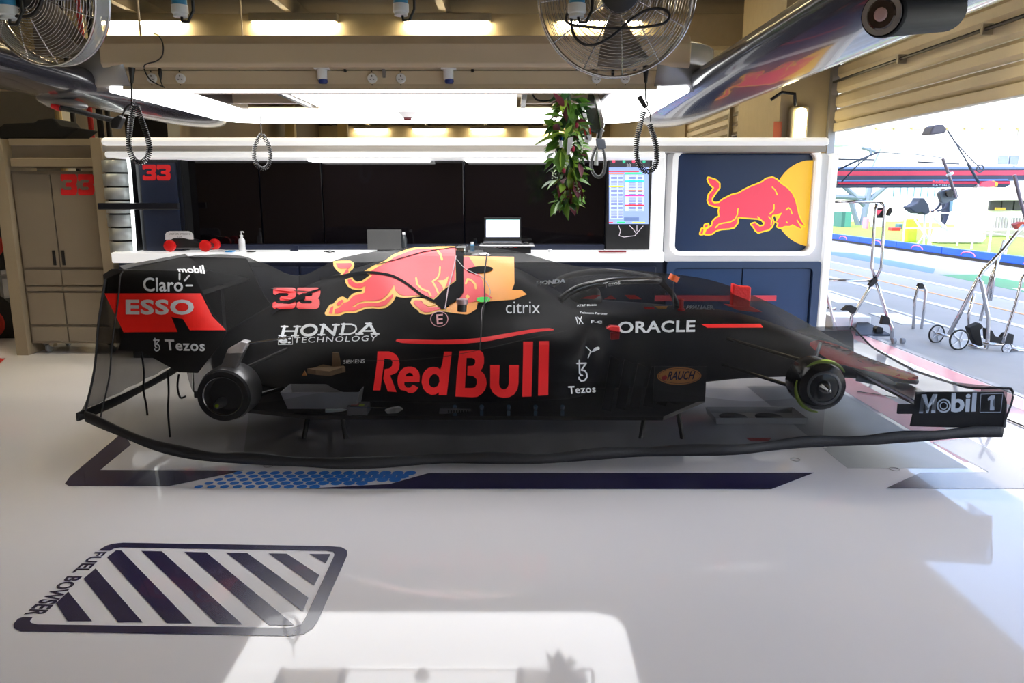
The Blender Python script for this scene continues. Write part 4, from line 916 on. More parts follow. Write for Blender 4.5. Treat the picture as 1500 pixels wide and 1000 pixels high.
S_ = [
 (-2.05, [(.40,0),(.42,.08),(.46,.10),(.5,.10),(.54,.10),(.58,.09),(.60,.07),(.62,.04),(.63,0)]),
 (-1.65, [(.34,0),(.34,.22),(.39,.26),(.48,.25),(.6,.2),(.70,.15),(.78,.1),(.84,.05),(.86,0)]),
 (-1.3, [(.32,0),(.33,.45),(.40,.52),(.52,.52),(.66,.42),(.78,.28),(.90,.16),(.99,.08),(1.03,0)]),
 (-.8, [(.32,0),(.33,.55),(.40,.64),(.54,.67),(.70,.58),(.84,.38),(1.0,.22),(1.13,.13),(1.18,0)]),
 (-.35, [(.32,0),(.33,.58),(.41,.68),(.58,.72),(.74,.64),(.86,.42),(1.02,.25),(1.16,.17),(1.225,0)]),
 (.05, [(.32,0),(.34,.58),(.43,.69),(.60,.73),(.76,.66),(.85,.45),(.96,.28),(1.06,.18),(1.10,0)]),
 (.40, [(.32,0),(.34,.5),(.43,.62),(.60,.68),(.74,.60),(.81,.40),(.86,.3),(.89,.2),(.91,0)]),
 (.58, [(.31,0),(.33,.25),(.42,.32),(.55,.36),(.68,.36),(.78,.34),(.84,.3),(.87,.2),(.89,0)]),
 (1.0, [(.31,0),(.33,.2),(.40,.26),(.52,.30),(.62,.31),(.72,.30),(.80,.27),(.84,.18),(.86,0)]),
 (1.6, [(.36,0),(.38,.15),(.44,.2),(.53,.24),(.62,.25),(.69,.24),(.75,.21),(.78,.14),(.79,0)]),
 (2.2, [(.36,0),(.37,.08),(.40,.12),(.45,.14),(.49,.15),(.52,.14),(.55,.12),(.57,.08),(.58,0)]),
 (2.8, [(.30,0),(.31,.05),(.32,.07),(.33,.08),(.34,.08),(.35,.07),(.36,.05),(.37,.03),(.375,0)])]
body, bmb = loft(S_, 110, 40, 'bodywork', BODY, car)
bvh = BVHTree.FromPolygons([tuple(v) for v in bmb.v], [f for f in bmb.f])
# ================================================================== MESH COVER
cv = thing('car_cover', 'black translucent mesh cover draped over the racing car with a thick hem', 'car cover', (0, 5.1, 0))
def covermat(name, T):
    mm = bpy.data.materials.new(name); mm.use_nodes = True; n = mm.node_tree
    out = n.nodes['Material Output']; p = n.nodes['Principled BSDF']
    p.inputs['Base Color'].default_value = (.007, .007, .008, 1); p.inputs['Roughness'].default_value = .6; p.inputs['Specular IOR Level'].default_value = .12
    t = n.nodes.new('ShaderNodeBsdfTransparent'); mx = n.nodes.new('ShaderNodeMixShader')
    tc = n.nodes.new('ShaderNodeTexCoord'); wv = n.nodes.new('ShaderNodeTexNoise'); wv.inputs['Scale'].default_value = 3.5; wv.inputs['Detail'].default_value = 2
    mr = n.nodes.new('ShaderNodeMapRange'); mr.inputs[1].default_value = .3; mr.inputs[2].default_value = .7; mr.inputs[3].default_value = T - .05; mr.inputs[4].default_value = T + .05
    n.links.new(tc.outputs['Object'], wv.inputs[0]); n.links.new(wv.outputs[0], mr.inputs[0]); n.links.new(mr.outputs[0], mx.inputs[0])
    n.links.new(p.outputs[0], mx.inputs[1]); n.links.new(t.outputs[0], mx.inputs[2]); n.links.new(mx.outputs[0], out.inputs[0])
    # fine weave relief
    ck = n.nodes.new('ShaderNodeTexChecker'); ck.inputs['Scale'].default_value = 260; bp = n.nodes.new('ShaderNodeBump'); bp.inputs['Strength'].default_value = .15
    n.links.new(tc.outputs['Object'], ck.inputs[0]); n.links.new(ck.outputs['Fac'], bp.inputs['Height']); n.links.new(bp.outputs[0], p.inputs['Normal'])
    MATS[name] = mm; return mm
MESH = covermat('mesh_fabric', COVER_T); SHADE_MESH = covermat('shade_mesh_fabric', SKIRT_T)
HEM = mat('hem_fabric', (.010, .011, .015), .6, bump=.2)
# station: x, centre z, edge(w,z), shoulder(w,z), hem(w,z)
CS = [
 (-2.50, 1.09, (.50, 1.09), (.66, .70), (.88, .34)),
 (-2.32, 1.17, (.51, 1.14), (.68, .72), (.93, .29)),
 (-1.95, 1.19, (.50, 1.13), (.82, .62), (1.02, .20)),
 (-1.70, 1.15, (.34, 1.02), (.87, .58), (1.09, .18)),
 (-1.45, 1.06, (.20, .98), (.84, .58), (1.12, .165)),
 (-1.15, 1.18, (.16, 1.10), (.80, .66), (1.13, .16)),
 (-.75, 1.245, (.18, 1.19), (.80, .72), (1.13, .16)),
 (-.30, 1.265, (.24, 1.21), (.82, .75), (1.12, .17)),
 (.02, 1.225, (.27, 1.15), (.82, .76), (1.11, .175)),
 (.35, 1.14, (.36, 1.05), (.80, .74), (1.09, .18)),
 (.65, 1.105, (.40, 1.04), (.76, .70), (1.07, .19)),
 (.95, 1.085, (.32, 1.00), (.72, .62), (1.06, .20)),
 (1.35, 1.03, (.28, .93), (.80, .56), (1.05, .215)),
 (1.68, .91, (.28, .83), (.96, .62), (1.04, .235)),
 (1.95, .78, (.34, .69), (.97, .61), (1.02, .25)),
 (2.25, .61, (.42, .57), (.96, .52), (1.01, .27)),
 (2.50, .50, (.55, .50), (.995, .535), (1.01, .285)),
 (2.80, .40, (.60, .44), (1.0, .535), (1.01, .285))]
NXC, NS = 170, 46
def coverpt(i, j, wr=True):
    """i along the car 0..NXC, j across -NS..NS (negative = near side)"""
    t = (len(CS) - 1) * i / NXC
    row = crv([(s[0], s[1]) + s[2] + s[3] + s[4] for s in CS], t)
    x, zc_, we, ze, ws, zs_, wh, zh = row
    u = abs(j) / NS * 3
    pts = [(0, zc_), (we, ze), (ws, zs_), (wh, zh)]
    k = min(int(u), 2); q = u - k
    a, b = pts[k], pts[k + 1]
    lin = (a[0] + (b[0] - a[0]) * q, a[1] + (b[1] - a[1]) * q)
    cu = crv(pts, u); w_ = lin[0] * .45 + cu[0] * .55; z = lin[1] * .45 + cu[1] * .55
    sgn = -1 if j < 0 else 1
    if wr:
        # long tension folds fanning down the sides
        am = .019 * min(1, u) * (1 - .6 * max(0, (u - 2.4) / .6))
        w_ += am * (math.sin(x * 9 + z * 14) * .5 + math.sin(x * 4.3 - z * 11 + 1.3) * .6 + math.sin(x * 17 - z * 5) * .25)
        if u > 2.0: w_ += .02 * (u - 2) * math.sin(x * 6.1 + .7)
    if sgn > 0 and u > 2:      # far side hangs lower at the rear
        f_ = max(0, min(1, (-1.6 - x) / .6)); z -= (u - 2) * .26 * f_; w_ -= (u - 2) * .25 * f_
    return Vector((x, YC + sgn * w_, z))
rows = [[coverpt(i, j) for j in range(-NS, NS + 1)] for i in range(NXC + 1)]
n = 2 * NS + 1
cvf = [(i * n + j, (i + 1) * n + j, (i + 1) * n + j + 1, i * n + j + 1) for i in range(NXC) for j in range(n - 1)]
cbvh = BVHTree.FromPolygons([tuple(p) for r in rows for p in r], cvf)
def onbody(off=.004, fb=4.75):
    def fn(a, b):
        d = ray(a, b); h = (cbvh if fb == 4.75 else bvh).ray_cast(CO, d)
        if h[0] is None: return PY(a, b, fb)
        return h[0] - d * off
    return fn
MBLK = mat('matt_black_print', (.012, .012, .014), .85, spec=.1)
def dec(vf, name, mt, lay=1, step=5, fn=None):
    return mapped(vf, fn or onbody(.0025 * lay), name, mt, car if fn else cv, step)
RB = [  # lettering of the side print, one outline per list (holes follow their letter)
 [[(553,514.6),(570,514.6),(577,517),(582,521.5),(584.5,527),(585.3,533),(584.5,540),(581,545.5),(576,548),(571.5,549.5),(581,574),(568,573),(561.5,555),(561.8,552),(563.5,540.5),(570,539.5),(574,536),(575,530),(573,526.5),(568,525.5),(563,525.5),(557,571.5),(546.5,571.5),(552,531)]],
 [[(582,558),(583,550),(586,543.5),(591,538.8),(597,536.8),(603,536.8),(609,539),(613.5,544),(615,551),(614.5,559.5),(592,559.5),(592.5,564),(596,567.5),(601,567.5),(605,563),(613,567.5),(609,573),(604,575.5),(598,575),(594,572),(587,571),(583.5,566)], [(593.5,551),(596,547),(600,545.5),(604,547),(605.5,551)]],
 [[(650.5,515),(661.8,515),(654.5,578.5),(642.5,578.5),(643,574.5),(638,577.5),(632,578.3),(625,575),(620,569),(617.5,560),(618.5,550),(622.5,542.5),(628,538.5),(635,537),(641,538),(645,541),(648,532)], [(628,558),(630,552),(634,548),(639,548),(643,552),(643.8,559),(641,565),(636,567.5),(631,566),(628.5,562.5)]],
 [[(673,514),(700,512.7),(704,513.5),(707.5,517),(709,523),(709,532),(707,538),(704,542.5),(709,547.5),(712,554),(713,562),(711,570),(706,576.5),(699,581),(692,581.5),(667,580.5),(669,548)], [(683.5,524),(692,524),(696,527),(696,532),(693,535.5),(685,536),(684.5,549.5),(693,550.5),(698,555),(698.5,561.5),(696,567),(692,568),(681,568)]],
 [[(718,534.5),(732,534.5),(731,561),(732,566.5),(736,570),(740,570),(744,566.5),(745.5,561),(746,534.5),(760,534.5),(759.5,561),(758,570),(753,577.5),(746,581.5),(738,582.5),(729,580.5),(722,575),(718,567)]],
 [[(766.5,500),(780.8,500),(778.5,580.5),(765,581)]],
 [[(789.5,499.5),(804.2,499.2),(803,578.5),(788,579.5)]]]
for L in RB: dec(fill2d(L), 'side_letter', RED)
dec(fill2d([catmull([(582, 496.5), (588, 502), (640, 504), (680, 503), (720, 498.5), (760, 490.5), (790, 485.5), (811, 483.5), (805, 480.5), (780, 482), (740, 488.5), (700, 495), (660, 497.5), (620, 497.5)], True, 2)]), 'side_stripe', RED)
# HONDA, e:TECHNOLOGY, citrix and other lettering
SG = mat('silver_print', (.62, .65, .69), .4, .1)
def word(s, quad, name='lettering', mt=SG, bold=.02, sh=0, sp=1, lay=2, fn=None, step=6): return dec(onquad(text2d(s, bold, sh, sp), quad), name, mt, lay, step, fn)
# slab serif word built from strokes
def serif(letter, x, w_, yb, h, sl):
    """returns stroke list in photo units"""
    X = lambda a, b: (x + a * w_ + sl * b, yb - b * h)
    if letter == 'H': return [[X(.1, .04), X(.1, .96)], [X(.88, .04), X(.88, .96)], [X(.1, .5), X(.88, .5)], [X(-.1, .04), X(.3, .04)], [X(-.1, .96), X(.3, .96)], [X(.68, .04), X(1.08, .04)], [X(.68, .96), X(1.08, .96)]]
    if letter == 'N': return [[X(.14, .04), X(.14, .96)], [X(.14, .92), X(.84, .06)], [X(.84, .04), X(.84, .96)], [X(-.04, .04), X(.32, .04)], [X(-.04, .96), X(.24, .96)], [X(.66, .96), X(1.02, .96)]]
    if letter == 'A': return [[X(.06, .04), X(.5, .95)], [X(.5, .95), X(.92, .04)], [X(.24, .3), X(.76, .3)], [X(-.1, .04), X(.26, .04)], [X(.7, .04), X(1.1, .04)], [X(.3, .96), X(.6, .96)]]
    if letter == 'D': return [[X(.14, .04), X(.14, .96)], [X(0, .04), X(.6, .05), X(.85, .22), X(.93, .5), X(.85, .78), X(.6, .95), X(0, .96)]]
    if letter == 'O': return [[X(.5 + .45 * math.cos(a * PI / 8), .5 + .46 * math.sin(a * PI / 8)) for a in range(17)]]
mb = MB()
for L_, x, wq, yb, h in (('H', 410, 24, 492, 14.5), ('O', 438, 24, 491.5, 16), ('N', 466, 26, 490.5, 15.5), ('D', 496, 25, 490, 16), ('A', 523, 28, 489.5, 16.5)):
    for s in serif(L_, x + 1, wq, yb, h, 3.5):
        mb.ribbon(s, 4.2 if abs(s[0][1] - s[1][1]) > h * .5 or L_ == 'O' else 2.2)
dec((mb.v, mb.f), 'slab_lettering', SG, 2, 8)
word('TECHNOLOGY', [(431, 494), (553, 491), (551, 499), (430, 502)], sp=1.15, bold=.0)
word('e:', [(409, 495), (427, 494.5), (426, 502.5), (408.5, 503)], bold=.03)
dec(strokes([[(408, 493.5), (428.5, 493), (428.5, 504), (407.5, 504.5)]], .6, True), 'letter_box', SG, 2, 0)
word('citrix', [(741, 441.5), (791, 441.5), (791, 459), (741, 459)], bold=-.005)
word('HONDA', [(786, 412), (829, 407.5), (828, 414), (785, 418.5)], bold=.04, fn=lambda a, b: PY(a, b, 4.72))
word('ESSO', [(834, 466), (852, 463), (854, 476), (838, 477)], bold=.03, lay=2) if False else None
word('Tezos', [(832, 565.5), (872, 564), (873, 574.5), (833, 577)], bold=.02, sp=1.1)
TZ = lambda x, y, s: [[(x + s * p[0], y + s * p[1]) for p in q] for q in (((-.9, -1.7), (.9, -1.75)), ((-.45, -2.3), (-.4, .2), (-.1, .6), (.15, .6)), ((.9, -1.75), (-.05, -.45), (.6, -.35), (1.0, .25), (1.05, .95), (.6, 1.6), (-.05, 1.75), (-.5, 1.3), (-.5, 1.0)))]
dec(strokes(TZ(852, 545, 7.5), 2.2), 'loop_emblem', SG, 2, 6)
dec(strokes([[(858.5, 507.5), (863, 512), (866, 515.5), (872, 512.5), (877, 509.5)], [(865, 515), (863, 520), (861.5, 524)]], 1.5), 'leaping_cat_emblem', SG, 2, 0)
dec(fill2d([[(868, 513), (871, 509), (876, 507.5), (878.5, 509), (878, 512), (873, 513.5), (868, 516)]]), 'leaping_cat_emblem', SG, 2, 0)
word('SIEMENS', [(503, 527), (534, 526), (534, 531.5), (503, 532.5)], bold=0)
word('ORACLE', [(905, 471), (1019, 468.5), (1018, 486), (905, 488)], bold=.025, sp=1.05)
dec(fill2d([[(1027, 474.5), (1114, 474), (1118, 479.5), (1036, 479.8)]]), 'nose_stripe', RED, 1, 8)
dec(strokes([[(643.5 + 12.6 * math.cos(a * PI / 14), 467 + 11 * math.sin(a * PI / 14)) for a in range(28)]], 1.1, True), 'circle_mark', mat('pinkish_print', (.62, .3, .34), .4), 2, 0)
word('E', [(639, 460.5), (649, 459.5), (648.5, 474), (640, 475)], mt=MATS['pinkish_print'], bold=.01)
OR = mat('orange_badge', (.95, .38, .10), .4)
rf = lambda a, b: PY(a, b, 4.42)
mapped(fill2d([[(995 + 32.5 * math.cos(a * PI / 16), 550.5 + 12.8 * math.sin(a * PI / 16) - .02 * 32 * math.cos(a * PI / 16)) for a in range(32)]]), lambda a, b: PY(a, b, 4.42), 'oval_badge', OR, car)
mapped(onquad(text2d('RAUCH', .02, .2), [(979, 543.5), (1019, 543), (1017, 555.5), (977, 557)]), lambda a, b: PY(a, b, 4.417), 'lettering', NAVY, car)
mapped(fill2d([[(969, 552), (975, 549), (978, 553), (974, 557), (970, 556)]]), lambda a, b: PY(a, b, 4.417), 'badge_berry', REDV, car)
mapped(strokes([[(995 + 30.5 * math.cos(a * PI / 16), 550.5 + 11 * math.sin(a * PI / 16)) for a in range(32)]], .5, True), lambda a, b: PY(a, b, 4.418), 'badge_ring', NAVY, car)
for q, s in (([(845, 446), (874, 444.5), (874, 447.5), (845, 449)], 'AT&T Mobile'), ([(849, 456), (890, 458), (890, 461), (849, 459)], 'Telecom Partner'), ([(843, 464), (853, 463), (855, 474), (846, 475)], 'IX'), ([(866, 469), (882, 470), (882, 473.5), (866, 473)], 'F-C')): 
    word(s, q, bold=.01, lay=2)
# the 33 on the engine cover (broken by seams)
three3(399, 421, 468, 452.5, onbody(.004), 'number', RED, cv, 2)
dec(fill2d([[(396, 457), (408, 449), (420, 441), (432, 436), (444, 431), (456, 425.5), (466, 423), (470, 419), (470, 424), (458, 428.5), (447, 433), (447, 438), (438, 439), (428, 443), (414, 450), (399, 461)]]), 'panel_gap', MBLK, 4)
dec(strokes([[(397, 422), (420, 424), (445, 426.5), (458, 426)]], 1.1), 'body_seam', RUBBER, 4, 8)
# bull on the engine cover
CY_ = mat('cover_yellow', (.95, .52, .09), .4)
CR_ = mat('cover_red', (.85, .035, .055), .4)
tailY = [(488, 382.4), (500, 381.4), (513, 381.4), (518, 384), (519, 388.4), (517, 394), (512, 398), (511.4, 402), (497, 406.2), (499.4, 400), (493.4, 396.2), (488.6, 389.6)]
tailR = [(491.6, 385.4), (514, 385), (515.6, 388.4), (513, 392), (509.6, 394.4), (511, 398), (501, 403.5), (504.2, 399), (508.4, 393.2), (498.8, 393.4), (495, 392)]
B_ = [(532.5,397.5),(547,389),(563.6,381.8),(575.6,372.8),(587.6,368),(597,364.4),(608,362.3),(640,360.8),(667,360.6),(667.5,385),(668,411),(649,425),(636,440),(616,434),(602,435.4),(592,436),(586,435.4),(580,434),(577,440),(572,446),(565,450.8),(554,452.6),(547,451.4),(537,452),(530,454.4),(521.6,458),(513,458.6),(506,458.6),(497.6,462.2),(485.6,462.6),(477,461.6),(475.4,458.6),(479.6,450.8),(483,446),(488,444.8),(491.6,440.6),(496.4,435.8),(501.8,434),(506,435.8),(509,438.8),(512,434),(516.8,429.8),(524,427.4),(530,426.8),(530.5,424.9),(522.8,424.6),(515.6,423.2),(509.6,419.6),(506,413.6),(505.4,408.8),(516,406),(518,409.4),(522.8,412.4),(530,411.2),(537,406.4),(542,402.8)]
R_ = [(540,399),(552,391.5),(566,384.5),(578,376),(590,371.2),(600,367.2),(612,364.3),(667,363),(667.4,385),(667,410),(648,424),(635,437),(618,431.5),(602,432.8),(592,433),(585,431),(579,425),(577.2,417),(574.5,421),(568,431),(560,438),(550,440.5),(535,440),(525,443),(516,449),(519,449.5),(526,444.8),(540,443.2),(553,443.5),(563,440),(572,433),(575.5,430),(575.5,434),(571,441),(565,447),(554,449.5),(546,448.2),(535,449),(527,452),(518,455.5),(510,455.2),(503,456.2),(495,459.4),(489.6,459.4),(491,452.5),(496,450.5),(503.5,443.5),(510,441.5),(515,435.8),(520,432),(531,430),(534.2,428),(535.4,419),(532.5,419.5),(529,422.3),(522,421.6),(515,419.6),(510.5,415.5),(509,409.5),(514,407.8),(517,412),(523,415.2),(531,414.2),(538,409.4),(545,403.4)]
H_ = [[(481.6,459),(484,450.5),(488.4,447.8),(486.8,459.6)], [(492.4,446),(495.5,441.5),(500.6,438.6),(504,440.4),(499,446.2),(495,447.6)]]
FY = [(601,443),(603,438),(608,436),(617,436.6),(628,438),(636,440.5),(642,446),(648,449),(662,451),(662,458),(649,456),(640,456.6),(631,460),(623,460.6),(615,458.6),(612,454.4),(605.6,449.6)]
FR = [(605.5,442),(608,439.6),(619,440.6),(625,448),(629,450),(640,449.4),(648,452),(638,454.2),(630,457),(622,457.6),(617,455),(613,450.5),(608,447)]
dec(fill2d([tailY]), 'emblem_tail_outline', CY_); dec(fill2d([tailR]), 'emblem_tail', CR_, 2)
dec(fill2d([B_]), 'emblem_outline', CY_); dec(fill2d([R_]), 'emblem_bull', CR_, 2)
for h in H_: dec(fill2d([h]), 'emblem_hoof', CR_, 2)
dec(fill2d([FY]), 'emblem_leg_outline', CY_); dec(fill2d([FR]), 'emblem_leg', CR_, 2)
for s, wd in (([(641, 367), (645, 372), (647.5, 380)], 3.2), ([(644.5, 391), (644, 400), (641, 407), (633.5, 412), (638, 420), (642, 429)], 2.6), ([(609.5, 407), (611, 416), (618, 423), (628, 427), (631, 433)], 2.8)):
    dec(strokes([s], wd), 'emblem_line', CY_, 3, 0)
dec(fill2d([[(638, 411), (650, 410), (657.5, 404), (655, 414), (650, 426), (648, 419), (643, 413)]]), 'emblem_line', CY_, 3)
dec(strokes([[(617, 438), (621, 444), (627, 447.4), (637, 446)]], 1.6), 'emblem_line', CY_, 3, 0)
# seam and panel gap
dec(strokes([catmull([(470, 408), (500, 404), (520, 400), (540, 398.6), (560, 400.5), (575, 404), (590, 411.5), (605, 422), (618, 432), (636, 441)], False, 4)], 3.6), 'panel_gap', MBLK, 4, 8)
dec(strokes([[(552, 387), (580, 380), (620, 368.5), (666, 361.5)]], 1.1), 'panel_gap', MBLK, 4, 8)
dec(fill2d([[(667.6, 361), (679, 372), (679, 428), (671, 438), (647.5, 453), (634, 440), (650, 426), (668, 412)]]), 'black_duct', MBLK, 4)
dec(strokes([catmull([(500, 528), (560, 528), (600, 527), (650, 522), (700, 513), (760, 499), (830, 484)], False, 4)], .7), 'body_seam', RUBBER, 4, 8)
# airbox side: orange panel with red head
OB = [(679,374.6),(753,376),(753.6,415),(750,424.5),(764.5,424.8),(771.6,431),(753,438.5),(720,441),(699.6,443.5),(698,452.5),(688,459),(683,460.5),(662,458),(651.6,455),(659.4,446),(671,439.6),(679,428)]
dec(fill2d([OB]), 'sun_panel', mat('sun_orange', (.92, .36, .06), .4))
dec(fill2d([[(679,375.5),(686.5,375.5),(693,385),(701,399),(707,411),(710,428),(718,434),(722,436.4),(698,441),(688,443),(668,443.6),(671,439.8),(679,428)]]), 'emblem_head', CR_, 2)
dec(strokes([[(682.5, 415), (685, 408.5), (690, 410), (696, 416), (697, 422)]], 3), 'emblem_line', CY_, 3, 0)
dec(fill2d([[(684.8 + 3 * math.cos(a), 434.5 + 3 * math.sin(a)) for a in (0, .8, 1.6, 2.4, 3.1, 3.9, 4.7, 5.5)]]), 'emblem_eye', CY_, 3, 0)
dec(fill2d([[(703 + 19 * math.cos(a * PI / 12), 394.6 + 5 * math.sin(a * PI / 12) - .06 * 19 * math.cos(a * PI / 12)) for a in range(24)]]), 'intake_slot', MBLK, 4)
dec(fill2d([catmull([(698, 438), (701, 435.4), (715, 434.8), (718, 438), (715, 441.6), (702, 442)], True, 3)]), 'green_tag', mat('green_print', (.02, .75, .06), .4), 4)
dec(strokes([[(668, 375), (664, 395), (656, 425), (652, 452)]], 1.5), 'clear_hose', mat('mauve_hose', (.45, .3, .35), .3), 5, 8)
dec(strokes([catmull([(669, 379), (680, 392), (695, 400), (708, 407), (718, 425), (714, 440), (706, 452), (705, 486), (703, 512)], False, 4)], .9), 'clear_hose', mat('pale_hose', (.35, .33, .36), .3), 5, 8)
dec(strokes([[(713, 374), (710, 398), (710, 440), (706, 470), (703, 512)]], 1.8), 'strap', RUBBER, 6, 8)
m = MB(); c0 = PY(678, 370, 4.95); m.box(c0.x - .045, 4.93, c0.z - .06, c0.x + .02, 5.2, c0.z + .04); m.build('engine_detail', STEEL, car, bevel=.01)
c0 = PY(690, 371, 4.9); m = MB(); m.lathe([(.0, 0), (.03, 0), (.035, .1), (.02, .13), (0, .13)], (c0.x, 4.92, c0.z - .03), 'x', 14); m.build('silver_canister', STEEL, car, True)
c0 = PY(676, 440, 4.42); m = MB(); m.tube([PY(676.5, 456, 4.40), PY(677, 444, 4.40)], .028, 14); m.build('filler_cap', BLACK, car, 'auto')
m = MB(); m.tube([PY(677, 445, 4.40), PY(677, 438, 4.40)], .034, 16); m.build('filler_cap_top', mat('rose_disc', (.42, .3, .32), .3, .3), car, 'auto')
# rear wing
ep = [(163, 394), (281, 397), (296, 428), (312, 461), (332, 486), (322, 505), (290, 546), (262, 545), (208, 515), (173, 513), (181, 487), (153, 429), (151, 402)]
EY = 4.62
for k in range(2):
    m = MB(); m.prism([tuple(PY(a, b, EY) + Vector((0, k * .96, 0))) for a, b in ep], (0, .012, 0)); m.build('rear_wing_endplate', CARBON, car)
fe = lambda lay: onbody(.0025 * lay)
WR_ = mat('wing_red', (.85, .012, .008), .45)
mapped(fill2d([[(153, 429.5), (294, 429.5), (311, 463), (331, 483.5), (278, 483.5), (268, 467), (251, 464), (260, 486), (181, 486.5)]]), fe(1), 'red_band', WR_, cv, 6)
m = MB()
mapped(onquad(text2d('Claro', .015), [(209, 406), (268, 407), (268, 427), (210, 427)]), fe(2), 'lettering', GREYP, cv, 6)
mapped(strokes([[(263, 401), (263, 409)], [(277, 403.5), (270.5, 411)], [(273, 418), (281.5, 418)]], 2.6), fe(2), 'ray_mark', GREYP, cv, 6)
mapped(onquad(text2d('ESSO', .035, 0, 1.08), [(184, 438.5), (284, 438.5), (284, 461), (184, 460.5)]), fe(2), 'lettering', GREYP, cv, 6)
mapped(onquad(text2d('Tezos', .02, 0, 1.08), [(241, 497), (300, 498.5), (300, 514.5), (243, 513)]), fe(2), 'lettering', GREYP, cv, 6)
mapped(strokes(TZ(229, 506, 4.6), 1.5), fe(2), 'loop_emblem', GREYP, cv, 6)
def wing(x0, z0, x1, z1, th, y0, y1, name, mt=CARBON):
    mb = MB(); n = 10; P = []
    for i in range(n + 1):
        t = i / n; P.append((x0 + (x1 - x0) * t, z0 + (z1 - z0) * t - math.sin(PI * t) * .02 + th * math.sin(PI * t ** .6)))
    for i in range(n, -1, -1):
        t = i / n; P.append((x0 + (x1 - x0) * t, z0 + (z1 - z0) * t - math.sin(PI * t) * .02 - .004))
    mb.prism([(p[0], y0, p[1]) for p in P], (0, y1 - y0, 0)); return mb.build(name, mt, car)
wing(-1.95, .98, -2.3, 1.06, .02, 4.63, 5.58, 'rear_wing_plane'); wing(-2.24, 1.05, -2.42, 1.17, .012, 4.63, 5.58, 'rear_wing_flap')
m = MB(); m.box(-2.15, 5.07, .6, -1.98, 5.13, 1.0); m.build('wing_pylon', CARBON, car)
mapped(onquad(text2d('mobil', .03, .2), [(256, 392), (298, 388), (303, 401), (262, 398)]), onbody(.004), 'lettering', WHITE, cv, 6)
# floor, plank
m = MB(); m.prism([(-1.75, 4.5, .28), (-1.2, 4.32, .28), (.9, 4.30, .28), (1.25, 4.7, .28), (1.25, 5.5, .28), (.9, 5.9, .28), (-1.2, 5.88, .28), (-1.75, 5.7, .28)], (0, 0, .025)); m.build('floor_plate', CARBON, car)
for k in range(5):
    x = -.35 + k * .16; m = MB(); m.box(x, 4.298, .31, x + .02, 4.31, .34); m.tube([(x + .01, 4.31, .35), (x + .01, 4.30, .37)], .012, 8); m.build('floor_strake', mat('steel_blue', (.1, .2, .32), .3, .5), car)
# bargeboards: near vertical vanes
for k in range(6):
    x = .55 + k * .09; m = MB(); m.prism([(x, 4.45 + .03 * k, .30), (x + .05, 4.40 + .03 * k, .30), (x + .10, 4.42 + .03 * k, .62 - .03 * k), (x + .05, 4.47 + .03 * k, .64 - .03 * k)], (0, .008, 0)); m.build('bargeboard_vane', CARBON, car)
m = MB(); m.box(PY(958, 551, 4.44).x, 4.43, .36, PY(1034, 551, 4.44).x, 4.44, .58); m.build('turning_vane', CARBON, car)
# front wing
wing(2.78, .30, 2.42, .36, .02, 4.15, 6.05, 'front_wing_plane'); wing(2.5, .36, 2.28, .46, .012, 4.15, 4.9, 'front_wing_flap'); wing(2.5, .36, 2.28, .46, .012, 5.3, 6.05, 'front_wing_flap')
FE = 4.12
mp = [(1343, 574), (1470, 574), (1475, 588), (1474, 624), (1471, 628), (1334, 624), (1338, 606), (1315, 606), (1316, 592), (1340, 592)]
for k in range(2):
    m = MB(); m.prism([tuple(PY(a, b, FE) + Vector((0, k * 1.95, 0))) for a, b in mp], (0, .012, 0)); m.build('front_wing_endplate', BODY, car)
LG2 = mat('grey_blue_print', (.28, .33, .42), .4)
ff = lambda lay: onbody(.0025 * lay)
mapped(fill2d([[(1346,605),(1350,577.5),(1357,577.3),(1360,592),(1366.5,577),(1373,577),(1370,604.5),(1364,604.7),(1366,588),(1359.5,604.8),(1356.5,604.8),(1354.5,588),(1352,605)]]), ff(1), 'lettering', LG2, cv)
for r_ in (9.2, 5.2): mapped(strokes([[(1382.5 + r_ * math.cos(a * PI / 12), 594 + r_ * math.sin(a * PI / 12)) for a in range(24)]], 2.3 if r_ > 6 else 1.4, True), ff(1), 'ring_letter', LG2, cv)
mapped(onquad(text2d('bil', .03), [(1394, 575.5), (1431, 574.8), (1429, 603), (1393, 603.8)]), ff(1), 'lettering', LG2, cv, 6)
mapped(strokes([[(1437, 577), (1469, 576), (1466, 603.5), (1435.5, 603.5)]], .7, True), ff(1), 'letter_box', LG2, cv, 6)
mapped(fill2d([[(1447, 582.5), (1452, 579), (1457.5, 579), (1456.5, 601), (1450, 601), (1450.8, 585.5), (1447, 586.5)]]), ff(1), 'lettering', LG2, cv)
# nose print, seen from above
dec(fill2d([catmull([(1186, 505), (1200, 498), (1230, 506), (1262, 520), (1300, 534), (1345, 551), (1330, 557), (1290, 547), (1250, 538), (1215, 527)], True, 3)]), 'nose_bull_print', mat('nose_red', (.75, .03, .02), .4), 1, 8, onbody(.012, 4.97))
dec(fill2d([[(1262, 538), (1290, 536), (1345, 551), (1330, 556)]]), 'nose_orange_print', OR, 2, 8, onbody(.016, 4.97))
m = MB()
for y in (4.98, 5.22):
    m = MB(); m.prism([(2.35, y, .35), (2.62, y, .30), (2.62, y, .34), (2.35, y, .50)], (0, .01, 0)); m.build('nose_pillar', CARBON, car)
